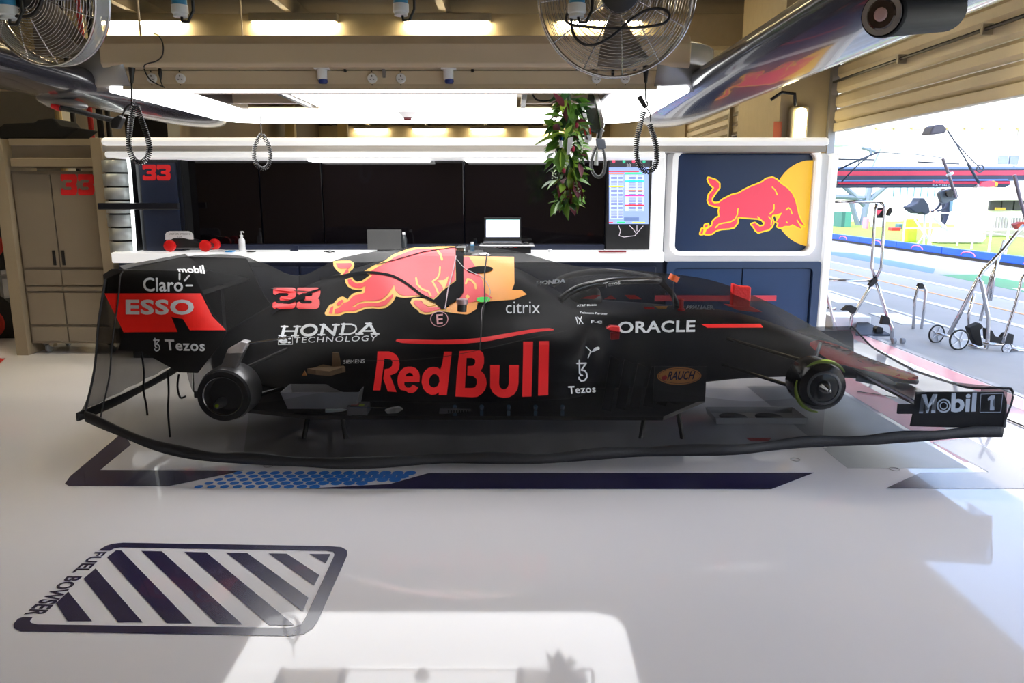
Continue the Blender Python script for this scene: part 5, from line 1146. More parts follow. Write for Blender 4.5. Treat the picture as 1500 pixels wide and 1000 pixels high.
# halo
hp = catmull([(.30, 4.68, .95), (.42, 4.72, 1.02), (.62, 4.78, 1.055), (.85, 4.9, 1.05), (1.0, 5.1, 1.03), (.85, 5.3, 1.05), (.62, 5.42, 1.055), (.42, 5.48, 1.02), (.30, 5.52, .95)], False, 5)
m = MB(); m.tube(hp, .024, 10); m.build('halo', CARBON, car, True)
m = MB(); m.tube([(1.0, 5.1, 1.03), (1.1, 5.1, .93), (1.14, 5.1, .84)], [.022, .018, .018], 8); m.build('halo_pillar', CARBON, car, True)
mapped(onquad(text2d('Tezos', .03), [(884, 414), (908, 410), (909, 416), (885, 421.5)]), lambda a, b: PY(a, b, 4.72), 'lettering', WHITE, car)
m = MB(); m.lathe([(0, 0), (.06, 0), (.1, .04), (.12, .1), (.1, .16), (.05, .2), (0, .21)], (.5, 5.1, .80), 'z', 20); m.build('headrest', CARBON, car, True)
# mirror, wheel drums, suspension
m = MB(); m.prism([PY(a, b, 4.42) for a, b in ((888, 481), (895, 477.5), (908, 478.5), (908.5, 487), (898, 487))], (0, .06, 0)); m.build('mirror_cap', RED, car, bevel=.005)
m = MB(); m.prism([PY(a, b, 4.44) for a, b in ((895, 488), (908, 488), (907, 497), (895, 498))], (0, .05, 0)); m.build('mirror_cap', RED, car, bevel=.003)
POL = mat('polished_drum', (.80, .80, .82), .28, .9)
for k, y in enumerate((4.28, 5.92)):
    s_ = 1 if k == 0 else -1
    c0 = PY(327, 580, 4.28); c0 = Vector((c0.x, y, c0.z))
    m = MB(); m.lathe([(.155, s_ * .02), (.165, s_ * .05), (.165, s_ * .20), (.12, s_ * .28), (0, s_ * .28)], c0, 'y', 32, False); o = m.build('rear_brake_drum', POL, car, 'auto')
    m = MB(); m.lathe([(.155, s_ * .02), (.150, s_ * -.01), (.115, s_ * .0), (.105, s_ * .02), (.10, s_ * .06), (0, s_ * .06)], c0, 'y', 32, False); m.build('drum_face', mat('dark_drum_face', (.05, .05, .055), .55, .2), o, 'auto')
    m = MB(); m.lathe([(.118, s_ * -.012), (.122, s_ * -.004), (.112, s_ * -.002)], c0, 'y', 32, False); m.build('drum_ring', STEEL, o, True)
    m = MB(); m.lathe([(0, s_ * -.055), (.012, s_ * -.05), (.02, s_ * -.03), (.03, s_ * .04), (.03, s_ * .06)], c0 + Vector((-.03, 0, -.05)), 'y', 14); m.build('axle_nut', GREYM, o, 'auto')
    m = MB(); m.lathe([(0, s_ * -.062), (.010, s_ * -.058), (.011, s_ * -.045)], c0 + Vector((-.022, 0, -.045)), 'y', 8); m.build('nut_tip', mat('lime_plastic', (.6, .85, .03), .4), o)
    m = MB(); m.prism([(c0.x - .04, y + s_ * .05, c0.z + .13), (c0.x + .06, y + s_ * .05, c0.z + .15), (c0.x + .13, y + s_ * .1, c0.z + .30), (c0.x + .09, y + s_ * .1, c0.z + .31), (c0.x + .02, y + s_ * .07, c0.z + .27)], (0, s_ * .07, 0)); m.build('brake_duct', mat('duct_silver', (.55, .52, .54), .35, .5), car, bevel=.006)
    yb = YC + (-.2 if k == 0 else .2)
    for (dx, dz, ddx, ddz) in ((.02, .1, .35, .22), (.02, -.08, .4, -.05), (-.02, .1, -.2, .12), (-.02, -.08, -.2, -.06)):
        m = MB(); m.tube([(c0.x + dx, y + s_ * .22, c0.z + dz), (c0.x + ddx, yb, c0.z + ddz)], .013, 8); m.build('suspension_arm', CARBON, car)
    m = MB(); m.tube([(c0.x + .1, y + s_ * .12, c0.z + .29), (c0.x + .33, y + s_ * .2, c0.z + .31)], .006, 6); m.build('sensor_rod', STEEL, car)
LIME = mat('lime_rim', (.45, .65, .08), .4)
for k, y in enumerate((4.22, 5.98)):
    s_ = 1 if k == 0 else -1
    c0 = PY(1205, 567, 4.22); c0 = Vector((c0.x, y, c0.z))
    m = MB(); m.lathe([(0, s_ * -.02), (.10, s_ * -.02), (.135, s_ * .0), (.145, s_ * .03), (.145, s_ * .20), (.1, s_ * .24), (0, s_ * .24)], c0, 'y', 32); o = m.build('front_brake_drum', mat('drum_black', (.012, .012, .014), .2, coat=.6), car, 'auto')
    for a0, a1 in ((35, 130), (165, 265)):
        pts = [Vector((c0.x + .152 * math.cos(math.radians(a)), y + s_ * .01, c0.z + .152 * math.sin(math.radians(a)))) for a in range(a0, a1 + 1, 5)]
        m = MB(); m.tube(pts, [.004 + .008 * math.sin(PI * i / (len(pts) - 1)) for i in range(len(pts))], 8); m.build('lime_band', LIME, o, True)
    m = MB(); m.lathe([(0, s_ * -.10), (.012, s_ * -.095), (.03, s_ * -.05), (.045, s_ * -.02)], c0, 'y', 14); m.build('axle_nut', STEEL, o, 'auto')
    m = MB(); m.lathe([(.085, s_ * -.024), (.10, s_ * -.024), (.1, s_ * -.018)], c0, 'y', 24, False); m.build('drum_ring', GREYM, o, True)
    yb = YC + (-.2 if k == 0 else .2)
    for (dx, dz, ddx, ddz) in ((.0, .1, -.45, .18), (.0, -.08, -.45, .0), (.02, .1, .25, .12), (.02, -.08, .3, .0)):
        m = MB(); m.tube([(c0.x + dx, y + s_ * .2, c0.z + dz), (c0.x + ddx, yb, c0.z + ddz)], .012, 8); m.build('suspension_arm', CARBON, car)
# red protective caps and probes on the chassis top
m = MB(); m.prism([PY(a, b, 4.95) for a, b in ((1074, 415), (1085, 419), (1101, 420), (1099, 452), (1084, 454), (1072, 449))], (0, .06, 0)); m.build('red_wrapped_pitot', mat('red_tape', (.8, .015, .015), .5, bump=.4), car, bevel=.01)
m = MB(); m.prism([PY(a, b, 4.94) for a, b in ((1064, 447), (1075, 448), (1103, 450), (1117, 457), (1105, 457), (1095, 456), (1080, 454))], (0, .08, 0)); m.build('red_tape_base', MATS['red_tape'], car, bevel=.004)
m = MB(); m.tube([PY(998, 439, 4.97), PY(998, 452, 4.97)], .015, 10); m.tube([PY(998, 440, 4.97), PY(998, 438, 4.97)], .018, 10); m.tube([PY(998, 452, 4.97), PY(998, 455, 4.97)], .024, 10); m.build('red_plug', MATS['red_tape'], car)
m = MB(); m.tube([PY(985, 411, 4.9), PY(989, 403, 4.9)], .033, 18); m.build('orange_probe_cap', mat('orange_cap', (.8, .13, .03), .4), car, 'auto')
m = MB(); m.tube([PY(987, 412, 4.9), PY(986, 452, 4.97)], .004, 6); m.build('probe_rod', GREYM, car)
word('WALIAER', [(1008, 446), (1044, 447), (1047, 453.5), (1003, 453)], bold=.03, sh=.2, fn=lambda a, b: PY(a, b, 4.96))
dec(fill2d([[(850, 437), (868, 432), (880, 432), (870, 438)]]), 'cockpit_mark', WR_, 1, 0, lambda a, b: PY(a, b, 4.8)); dec(fill2d([[(885, 438), (895, 432), (903, 438)]]), 'cockpit_mark', WR_, 1, 0, lambda a, b: PY(a, b, 4.8))
dec(fill2d([[(915, 432), (930, 432), (940, 438), (922, 438)]]), 'cockpit_mark', WR_, 1, 0, lambda a, b: PY(a, b, 4.8)); dec(fill2d([[(942, 449), (957, 449), (960, 453), (945, 453)]]), 'cockpit_mark', WR_, 1, 0, lambda a, b: PY(a, b, 4.8)); dec(fill2d([[(958, 448), (978, 448.5), (976, 452), (964, 452)]]), 'cockpit_mark', ORANGE, 1, 0, lambda a, b: PY(a, b, 4.8))

# stands under the car and things lying beside it
for x, lab in ((-1.25, 'black legged car stand under the rear of the covered car'), (1.0, 'black legged car stand under the front of the covered car')):
    t = thing('car_stand', lab, 'stand', (x, YC, 0))
    for sx in (-.14, .14):
        for sy in (-.25, .25): m = MB(); m.tube([(x + sx, YC + sy * 1.2, 0), (x + sx * .7, YC + sy, .24)], .016, 8); m.build('leg', BLACK, t)
    m = MB(); m.box(x - .15, YC - .3, .235, x + .15, YC + .3, .279); m.build('top', GREYM, t, bevel=.006)
# parts tray with cardboard, on the car floor
tz0 = .308; TY = 4.34
tb = thing('parts_tray', 'grey open metal parts tray with cardboard pieces inside under the mesh', 'tray', (PY(470, 565, TY).x, TY + .1, tz0))
def trayshape(x0, x1, y0, y1, z0, z1, ins):
    mb = MB(); T = .006
    o_ = [(x0, y0, z1), (x1, y0, z1), (x1, y1, z1), (x0, y1, z1)]; b_ = [(x0 + ins, y0 + ins, z0), (x1 - ins, y0 + ins, z0), (x1 - ins, y1 - ins, z0), (x0 + ins, y1 - ins, z0)]
    i_ = [(x0 + T, y0 + T, z1), (x1 - T, y0 + T, z1), (x1 - T, y1 - T, z1), (x0 + T, y1 - T, z1)]; ib = [(p[0], p[1], z0 + T) for p in b_]
    mb.add(o_ + b_ + i_ + ib, [(0, 1, 5, 4), (1, 2, 6, 5), (2, 3, 7, 6), (3, 0, 4, 7), (4, 5, 6, 7), (8, 9, 13, 12), (9, 10, 14, 13), (10, 11, 15, 14), (11, 8, 12, 15), (12, 13, 14, 15), (0, 1, 9, 8), (1, 2, 10, 9), (2, 3, 11, 10), (3, 0, 8, 11)]); return mb
TG = mat('tray_grey', (.55, .56, .60), .4, .2)
tx0, tx1 = PY(411, 560, TY).x, PY(527, 560, TY).x
m = trayshape(tx0, tx1, TY - .02, TY + .18, tz0 + .03, tz0 + .14, .03); m.build('tray', TG, tb)
m = MB(); m.box(tx0 + .06, TY + .02, tz0, tx1 - .06, TY + .15, tz0 + .03); m.build('foam_pad', BLACK, tb)
m = MB(); hx = tx1 - .07; m.tube([(hx, TY + .17, tz0 + .13), (hx, TY + .17, tz0 + .175), (hx + .07, TY + .17, tz0 + .175), (hx + .07, TY + .17, tz0 + .13)], .005, 6); m.build('handle', STEEL, tb)
CARD = mat('cardboard', (.55, .36, .2), .8, bump=.1)
def lump(nm_, label, px, py, Y, rx, ry, rz, mt, seed):
    rnd = random.Random(seed); c = PY(px, py, Y); mb = MB(); P = []
    for i in range(9):
        a = 2 * PI * i / 9; q = rnd.uniform(.75, 1.1); P.append((c.x + rx * q * math.cos(a), c.y + ry * q * math.sin(a), c.z + rz * rnd.uniform(-.4, .4)))
    mb.prism(P, (0, 0, rz)); return mb.build(nm_, mt, label=label, cat=nm_.split('_')[-1] if nm_ != 'cardboard_piece' else 'cardboard')
lump('cardboard_piece', 'torn brown cardboard piece lying in the grey parts tray', 482, 545, TY + .10, .12, .07, .03, CARD, 3)
m = MB(); m.prism([PY(a, b, TY + .16) for a, b in ((487, 516), (496, 517), (500, 540), (486, 540))], (0, .01, 0)); m.build('cardboard_flap', CARD, label='narrow upright cardboard flap behind the tray contents', cat='cardboard')
m = MB(); m.prism([PY(a, b, TY + .02) for a, b in ((446, 543), (449, 550), (442, 550))], (0, .01, 0)); m.build('orange_tag', OR, label='tiny orange triangular tag in the parts tray', cat='tag')
cbx = thing('clear_box', 'small grey plastic box with red and lime stickers beside the tray', 'box', (PY(523, 582, 4.33).x, 4.36, tz0))
bx0, bx1 = PY(508, 585, 4.33).x, PY(538, 585, 4.33).x
m = MB(); m.box(bx0, 4.31, tz0, bx1, 4.42, tz0 + .055); m.build('body', mat('smoke_plastic', (.32, .32, .34), .25), cbx, bevel=.006)
m = MB(); m.box(bx0 + .02, 4.34, tz0 + .055, bx0 + .06, 4.38, tz0 + .057); m.build('sticker', RED, cbx); m = MB(); m.box(bx0 + .07, 4.33, tz0 + .055, bx0 + .1, 4.36, tz0 + .057); m.build('sticker', MATS['lime_plastic'], cbx)
# small tools on the floor edge
m = MB(); m.tube([PY(477, 601, 4.24), PY(488, 601, 4.24), PY(490, 601, 4.24), PY(500, 600.5, 4.24), PY(508, 600, 4.24)], [.011, .011, .009, .009, .003], 10); m.build('marker_pen', mat('pale_blue_plastic', (.55, .65, .7), .4), label='pale blue marker pen at the foot of the tray', cat='pen', smooth='auto')
m = MB(); m.tube([PY(512, 595.5, 4.24), PY(565, 597.5, 4.24)], .003, 6); m.build('thin_rod', STEEL, label='thin steel rod lying between pen and white connector', cat='rod')
m = MB(); m.prism([PY(a, b, 4.24) for a, b in ((563, 601), (572, 598), (583, 596), (590, 600), (582, 605), (567, 606))], (0, .03, 0)); m.build('white_connector', WHITE, label='white plastic connector lying below the red side lettering', cat='connector', bevel=.004)
bt = thing('grey_bracket', 'slim slotted grey metal bracket lying right of the white connector', 'bracket', PY(667, 605, 4.24))
m = MB(); m.prism([PY(a, b, 4.24) for a, b in ((644, 599), (690, 600), (690, 602), (650, 606), (643, 606))], (0, .02, 0)); m.build('bar', GREYM, bt)
for k in range(8): m = MB(); m.prism([PY(a, b, 4.235) for a, b in ((656 + 4 * k, 601), (658 + 4 * k, 601), (658 + 4 * k, 604), (656 + 4 * k, 604))], (0, .004, 0)); m.build('slot', BLACK, bt)
# tray with two round holes under the nose and jack
tb2 = thing('drip_tray', 'shallow dark floor tray with two round dishes under the front of the car', 'tray', (PY(1090, 615, 4.6).x, 4.7, 0))
qa, qb = PZ(1048, 618, .02), PZ(1145, 604, .02)
m = trayshape(qa.x, qb.x + .1, qa.y, qb.y + .05, .003, .05, .01); m.build('tray', TG, tb2)
for k in range(2):
    m = MB(); m.lathe([(0, 0), (.09, 0), (.1, .012)], (qa.x + .16 + .26 * k, (qa.y + qb.y) / 2, .012), 'z', 24); m.build('dish', BLACK, tb2, True)

# ------------------------------------------------------------------ the cloth itself
def cloth(test, name, mt):
    mb = MB(); mb.add([p for r in rows for p in r], [(i * n + j, (i + 1) * n + j, (i + 1) * n + j + 1, i * n + j + 1) for i in range(NXC) for j in range(n - 1) if test(i, j)]); 
    mb.build(name, mt, cv, True)
skirt = lambda i, j: (38 <= i <= 132) and (j < 10 or j > n - 12)  # cloth region darkened to stand for shade on the floor under the car
cloth(lambda i, j: not skirt(i, j), 'mesh_cloth', MESH); cloth(skirt, 'shade_skirt_cloth', SHADE_MESH)
# rear closing face (near corner to far side) and front closing face
def face(i, name, out):
    mb = MB(); r = rows[i]; k = 5; V = []
    zb = lambda p: min(p.z, r[0].z + .0)
    for p in r:
        for q in range(k + 1):
            f_ = q / k; z = p.z + (r[0].z - p.z) * f_
            V.append((p.x + out * math.sin(PI * f_ * .5) * .05 + .008 * math.sin(p.y * 25 + f_ * 3), p.y, z))
    mb.add(V, [(a * (k + 1) + b, (a + 1) * (k + 1) + b, (a + 1) * (k + 1) + b + 1, a * (k + 1) + b + 1) for a in range(len(r) - 1) for b in range(k)])
    return mb.build(name, MESH, cv, True)
face(0, 'rear_panel', -1)
# hem band: strip along the lower edge
def band(pts, h, th, name):
    mb = MB(); V = []; 
    for i, p in enumerate(pts):
        t = (pts[min(i + 1, len(pts) - 1)] - pts[max(i - 1, 0)]).normalized(); nrm = t.cross(Vector((0, 0, 1))).normalized() * th
        hh = h * (1 + .12 * math.sin(i * .35))
        V += [p + nrm + Vector((0, 0, hh)), p + nrm * 1.6 + Vector((0, 0, hh * .4)), p + nrm, p - nrm, p - nrm * 1.6 + Vector((0, 0, hh * .4)), p - nrm + Vector((0, 0, hh))]
    mb.add(V, [(6 * i + a, 6 * i + (a + 1) % 6, 6 * i + 6 + (a + 1) % 6, 6 * i + 6 + a) for i in range(len(pts) - 1) for a in range(6)] + [tuple(range(6)), tuple(6 * (len(pts) - 1) + a for a in range(6))])
    return mb.build(name, HEM, cv, True)
near = [rows[i][0] + Vector((0, -.004, -.045)) for i in range(NXC + 1)]
farh = [rows[i][-1] + Vector((0, .004, -.045)) for i in range(NXC + 1)]
band(near, .06, .006, 'near_hem'); band(farh, .05, .006, 'far_hem')
rz = rows[0][0].z
rear = [Vector((rows[0][0].x - .05 + .01 * math.sin(t * 9), rows[0][0].y + (rows[0][-1].y - rows[0][0].y) * t, rz - .045 - .03 * math.sin(PI * t))) for t in [k / 24 for k in range(25)]]
band(rear, .05, .006, 'rear_hem')
fr = rows[-1]
band([p + Vector((.004, 0, -.012)) for p in fr[::2]], .014, .004, 'front_edge_binding')
# corner edge bindings at the rear: black seam lines
for dxp in (0, 7):
    m = MB(); m.tube([rows[dxp][j] + Vector((-.002, -.004, .002)) for j in range(0, NS + 1, 2)], .005, 5); m.build('seam', HEM, cv, True)
m = MB(); m.tube([rows[0][j] for j in range(0, 2 * NS + 1, 2)], .005, 5); m.build('seam', HEM, cv, True)
# hanging drawstrings seen through the rear
for (pl_) in ([(207, 515), (211, 545), (210, 570), (214, 592), (216, 608)], [(246, 545), (247, 575), (246, 600), (249, 640)], [(262, 548), (260, 566), (264, 582), (272, 580)]):
    m = MB(); m.tube([PY(a, b, 4.45) for a, b in catmull(pl_, False, 4)], .006, 6); m.build('drawstring', HEM, cv, True)
# front lower closing cloth over the wing endplate
m = MB(); x_, y_ = rows[-1][0].x, rows[-1][0].y
m.add([(x_, y_, .535), (x_ + .01, y_ + .25, .47), (x_ + .015, y_ + .25, .26), (x_ + .005, y_, .25)], [(0, 1, 2, 3)]); m.build('front_corner_fold', MESH, cv)
# ================================================================== OUTSIDE: PIT LANE
def road(x0, x1, y0, y1, z, mt, name, label):
    mb = MB(); mb.box(x0, y0, -.003, x1, y1, z); return mb.build(name, mt, label=label, cat='road marking')
RW = mat('road_white', (.85, .86, .88), .6, var=.05)
m = MB(); m.box(7.75, -30, -.003, 11.3, 90, .001); m.build('pit_fast_lane', mat('fast_lane_asphalt', (.27, .29, .32), .8, var=.08, scale=2, bump=.2), kind='structure')
for x, wd, lab in ((5.35, .07, 'thin white pit lane line nearest the garage'), (6.25, .12, 'white pit lane line second from the garage'), (7.7, .12, 'white line along the edge of the grey fast lane'), (10.9, .1, 'white pit lane line beside the blue barrier')):
    road(x, x + wd, -20, 80, .002, RW, 'painted_line', lab)
road(6.95, 7.01, -20, 80, .002, mat('road_orange', (.85, .45, .2), .6), 'painted_line', 'thin orange line along the pit lane')
for k, (y0, y1) in enumerate(((9.3, 10.2), (11.2, 12.4))):
    m = MB(); m.box(4.9, y0, -.003, 5.3, y1, .0025); m.build('painted_patch', RW, label=('short white painted pit box patch nearer the garage', 'short white painted pit box patch further back')[k], cat='road marking')
m = MB(); m.prism([(8.7, 15.5, .001), (9.3, 16.5, .001), (9.5, 21, .001), (8.6, 22, .001)], (0, 0, .002)); m.build('blue_ground_sign', mat('ground_blue', (.05, .16, .45), .6), label='pale blue painted lettering panel on the far pit lane', cat='road marking')
m = MB(); m.prism([(8.4, 9.5, .001), (9.5, 9.5, .001), (9.5, 15.3, .001), (8.7, 15.3, .001)], (0, 0, .002)); m.build('green_ground_sign', mat('ground_green', (.008, .20, .08), .6), label='green painted panel on the far pit lane', cat='road marking')
m = MB(); m.prism([(8.6, 9.6, .003), (9.1, 9.6, .003), (9.1, 13, .003), (8.7, 13, .003)], (0, 0, .001)); m.build('white_ground_lettering', RW, label='white painted stroke inside the green ground panel', cat='road marking')
# grass and blue barrier boards
GR = mat('pale_grass', (.16, .27, .04), .9, var=.25, scale=3, bump=.4)
m = MB(); m.box(11.5, -30, -.003, 24, 90, .01); m.build('lawn', GR, kind='structure')
m = MB(); m.box(12.7, 22, .01, 13.1, 60, .03); m.build('trim_60', CONC, kind='structure')
BB = mat('barrier_blue', (.008, .075, .55), .45, var=.08)
bar = thing('pit_barrier', 'low blue barrier boards with black foot along the pit lane', 'barrier', (11.45, 25, 0))
for k in range(26):
    y0 = 8 + 2.4 * k
    m = MB(); m.box(11.38, y0, .06, 11.5, y0 + 2.37, .24); m.build('barrier_board', BB, bar, bevel=.01)
    if k < 14:
        mb = MB(); pts = [(11.372, y0 + 1.2 + .30 * math.cos(a * PI / 8), .10 + .10 * math.sin(a * PI / 8)) for a in range(9)]
        mb.tube(pts, .014, 5); mb.build('pink_arch_mark', mat('barrier_pink', (.8, .18, .3), .5), bar)
m = MB(); m.box(11.36, 8, 0, 11.5, 70, .06); m.build('barrier_foot', BLACK, bar)
# railing on the lawn
ra = thing('railing', 'thin pale metal railing on the grass behind the barrier', 'railing', (14, 24, 0))
PALE = mat('pale_steel', (.62, .68, .74), .4, .3)
def at_ground(px, Y): return PY(px, 330, Y).x
xs_ = [(1325, 24), (1363, 24), (1405, 24), (1427, 22.5), (1453, 21), (1478, 20), (1510, 19)]
pr = None
for (a, Y) in xs_:
    x = at_ground(a, Y); m = MB(); m.tube([(x, Y, 0), (x, Y, 1.05)], .03, 6); m.build('post', PALE, ra)
    if pr:
        for z in (1.03, .55): m = MB(); m.tube([(pr[0], pr[1], z), (x, Y, z)], .022, 6); m.build('rail', PALE, ra)
    pr = (x, Y)
m = MB(); m.tube([PY(1340, 322, 24), PY(1360, 350, 24)], .03, 6); m.build('brace', PALE, ra)
m = MB(); m.tube([PY(1367, 318, 23), PY(1390, 338, 23)], .05, 6); m.build('brace', PALE, ra)
# white paddock building with awning and windows
BW = mat('building_white', (.92, .91, .88), .7, var=.04, scale=.4)
TSL = mat('slate_rail', (.35, .42, .52), .5)
bu = thing('paddock_building', 'long bright white building wall across the pit lane', 'building', (32, 30, 0))
m = MB(); m.box(30, -30, 0, 34, 95, 16); m.build('wall', BW, bu)
# grandstand front facing the pit exit, with ledge, cornice, windows and glass band
st = thing('grandstand', 'pale grandstand front with yellowish ledge, blue windows and teal glass band', 'grandstand', (PY(1400, 330, 46).x, 46, 0))
m = MB(); m.box(PY(1150, 300, 46).x, 46, 0, 29.9, 50, 14); m.build('wall', BW, st)
YL = mat('yellowish_ledge', (.62, .52, .28), .6)
for k in range(9):
    m = MB(); m.pbox(1286 + 26 * k, 187, 1305 + 26 * k, 189.5 + (k % 2), 45.7, .3); m.build('ledge_block', YL, st)
m = MB(); m.pbox(1220, 185.5, 1530, 187, 45.8, .2); m.build('ledge', YL, st)
for (a, c_) in ((1408, 1530), (1222, 1305)):
    m = MB(); m.pbox(a, 200.6, c_, 202, 45.2, .1); m.build('cornice_rail', TSL, st)
m = MB(); m.pbox(1475, 202, 1475.8, 224, 45.3, .05); m.build('rail_post', TSL, st)
PB = mat('pane_blue', (.14, .19, .30), .3, coat=.2)
for a in (1462.5, 1479):
    m = MB(); m.pbox(a - 1, 224, a + 16, 243, 45.8, .2); f_ = m.build('window_frame', mat('window_pale_blue', (.45, .52, .62), .5), st); m = MB(); m.pbox(a + 1, 228, a + 14, 240, 45.7, .1); m.build('pane', PB, f_)
for k in range(8):
    m = MB(); m.pbox(1300 + 10 * k, 272, 1308.5 + 10 * k, 288, 45.8, .2); m.build('glass_pane', mat('teal_glass', (.38, .58, .64), .3, coat=.3), st)
for k in range(7):
    m = MB(); m.pbox(1315 + 17 * k, 290 + k % 2, 1316.5 + 17 * k, 318, 45.6, .2); m.build('wall_seam', mat('pale_seam', (.62, .68, .75), .6), st)
m = MB(); m.prism([PY(a, b, 42) for a, b in ((1222, 200), (1240, 201), (1250, 213), (1222, 213))], (0, 2, 0)); m.build('roof_edge', TSL, st)
ks = thing('kiosk', 'low kiosk with beige awning, dark serving window and barred front at right', 'kiosk', (PY(1480, 335, 30).x, 30, 0))
m = MB(); m.pbox(1444, 292, 1530, 337, 30, 2); m.build('wall', BW, ks)
m = MB(); P = [PY(1450, 275, 30), PY(1450, 276, 30), PY(1447, 293, 29), PY(1447, 292, 29)]; m.prism(P, (PY(1530, 300, 30).x - P[0].x, 0, 0)); m.build('awning', mat('awning_beige', (.42, .41, .36), .7), ks)
for k in range(3):
    m = MB(); m.pbox(1450 + 18 * k, 294, 1466 + 18 * k, 308, 29.9, .1); m.build('serving_window', mat('window_dark', (.03, .035, .045), .5), ks)
m = MB(); m.pbox(1459, 304, 1473, 308, 29.8, .08); m.build('yellow_box', mat('box_amber', (.7, .42, .05), .5), ks)
for k in range(12):
    m = MB(); m.pbox(1455 + 4.3 * k, 317, 1456.8 + 4.3 * k, 334, 29.7, .05); m.build('bar', GREYM, ks)
m = MB(); m.pbox(1444, 338, 1530, 345, 29.2, .4); m.build('grey_bench', mat('bench_olive', (.28, .28, .24), .6), ks)
# steel truss stand
tr_ = thing('steel_truss', 'blue grey branching steel supports beyond the grass', 'truss', (PY(1265, 330, 40).x, 40, 0))
TS = mat('truss_blue_grey', (.16, .21, .28), .5, .3)
def px40(a, b, Y=40): return PY(a, b, Y)
for (P, r) in (([(1258, 335), (1247, 296)], .14), ([(1262, 335), (1274, 272)], .17), ([(1266, 300), (1232, 268)], .14), ([(1266, 300), (1300, 270)], .14), ([(1222, 288), (1266, 290)], .14), ([(1240, 335), (1222, 322)], .12), ([(1270, 262), (1290, 218)], .05), ([(1282, 222), (1262, 216)], .08), ([(1276, 226), (1274, 216)], .08)):
    m = MB(); m.tube([px40(*p) for p in P], r, 8); m.build('strut', TS, tr_)
gb = thing('green_cabin', 'small green cabin with dark side beyond the grass', 'cabin', (PY(1242, 332, 38).x, 38, 0))
c = PY(1247, 320, 38); m = MB(); m.box(PY(1238, 320, 38).x, 38, 0, PY(1247, 320, 38).x, 39, PY(1240, 310, 38).z); m.build('front', mat('cabin_green', (.06, .25, .2), .5), gb); m = MB(); m.box(PY(1233, 320, 38).x, 38, 0, PY(1238, 320, 38).x, 39, PY(1240, 310, 38).z); m.build('side', mat('cabin_dark', (.03, .13, .12), .5), gb)
for (a, b, c_, d, Y, mt, lab, nm_) in ((1269, 319, 1273, 337, 36, mat('marker_pink', (.85, .2, .28), .5), 'pink and white marker post on the grass', 'marker_post'), (1331, 321, 1345, 334, 26, mat('lime_panel', (.35, .5, .02), .5), 'lime yellow equipment case behind the railing', 'lime_case'),
                                  (1317, 328, 1330, 337, 36, mat('dark_teal_box', (.05, .12, .16), .5), 'dark teal box on the far grass edge', 'storage_box'), (1280, 322, 1296, 336, 38, mat('grey_blue_box', (.45, .52, .6), .5), 'pale grey blue container behind the wheel gun stand', 'container'),
                                  (1307, 333, 1320, 337, 34, REDV, 'small red and yellow equipment lying on the grass', 'equipment')):
    x0_, x1_ = PY(a, (b + d) / 2, Y).x, PY(c_, (b + d) / 2, Y).x
    m = MB(); m.box(x0_, Y, 0.0, x1_, Y + .4, max(.15, PY(a, b, Y).z)); m.build(nm_, mt, label=lab, cat=nm_.replace('_', ' ').split()[-1], bevel=.03)
m = MB(); c = PY(1415, 345, 25); m.prism([(c.x - .9, 25, .02), (c.x + .6, 25, .02), (c.x + .75, 25, .25), (c.x + .3, 25, .5), (c.x - .3, 25, .42), (c.x - .8, 25, .5)], (0, .6, 0)); m.build('white_tarpaulin', WHITE, label='heap of white and grey sheets on the grass near the person', cat='tarpaulin', bevel=.08)
# overhead booms
def boom(Y, xa_, xb_, z, h, d, name, label, tilt=0):
    t = thing(name, label, 'boom', ((xa_ + xb_) / 2, Y, z))
    m = MB(); m.prism([(xa_, Y + .02, z), (xa_, Y - d / 2, z + .04), (xa_, Y - d / 2, z + h - .03), (xa_, Y, z + h), (xa_, Y + d / 2, z + h - .03), (xa_, Y + d / 2, z + .03)], (xb_ - xa_, tilt, 0)); m.build('beam', mat('boom_navy', (.02, .035, .09), .3, coat=.4), t)
    m = MB(); m.prism([(xa_, Y - d / 2 - .004, z + h * .45), (xa_, Y - d / 2 - .004, z + h * .75)] + [(xa_, Y - d / 2 + .01, z + h * .75), (xa_, Y - d / 2 + .01, z + h * .45)], (xb_ - xa_, tilt, 0)); m.build('pink_stripe', mat('boom_red', (.80, .06, .12), .4), t)
    m = MB(); m.prism([(xa_, Y - d / 2 + .01, z + h * .82), (xa_, Y - d / 2 - .004, z + h * .82), (xa_, Y, z + h + .004)], (xb_ - xa_, tilt, 0)); m.build('blue_top', mat('boom_blue', (.08, .16, .40), .4), t)
    return t
Zb = PY(1400, 264, 12.5).z
boom(12.5, 5.0, 14.5, PY(1400, 267, 12.5).z, .235, .2, 'overhead_boom', 'long navy and pink overhead boom across the pit lane, the upper one', -1.0)
b2 = boom(11.8, 4.98, PY(1432, 268, 11.8).x, PY(1400, 275, 11.8).z, .115, .14, 'overhead_boom', 'lower thinner navy and pink boom with small printed logos', -.7)
m = MB(); Y = 11.15; m.prism([(PY(1432, 268, Y).x, Y, PY(1440, 275, Y).z), (PY(1432, 268, Y).x, Y, PY(1440, 265.5, Y).z), (PY(1520, 268, Y).x, Y, PY(1520, 264, Y).z), (PY(1520, 268, Y).x, Y, PY(1520, 272, Y).z)], (0, .1, 0)); m.build('white_end', WHITE, b2)
bY = 11.05
mapped(fill2d([[(1434, 272), (1440, 266), (1450, 264.5), (1458, 266), (1458, 273), (1446, 274)]]), onY(bY), 'logo_red', PINKB, b2)
mapped(fill2d([[(1450, 265), (1456, 264.5), (1462, 268), (1461, 273), (1452, 274)]]), onY(bY + .001), 'logo_sun', YELB, b2)
mapped(onquad(text2d('RedBull', .02), [(1366, 263.5), (1389, 264.5), (1389, 268.5), (1366, 267.5)]), onY(bY + .1), 'lettering', PINKB, b2)
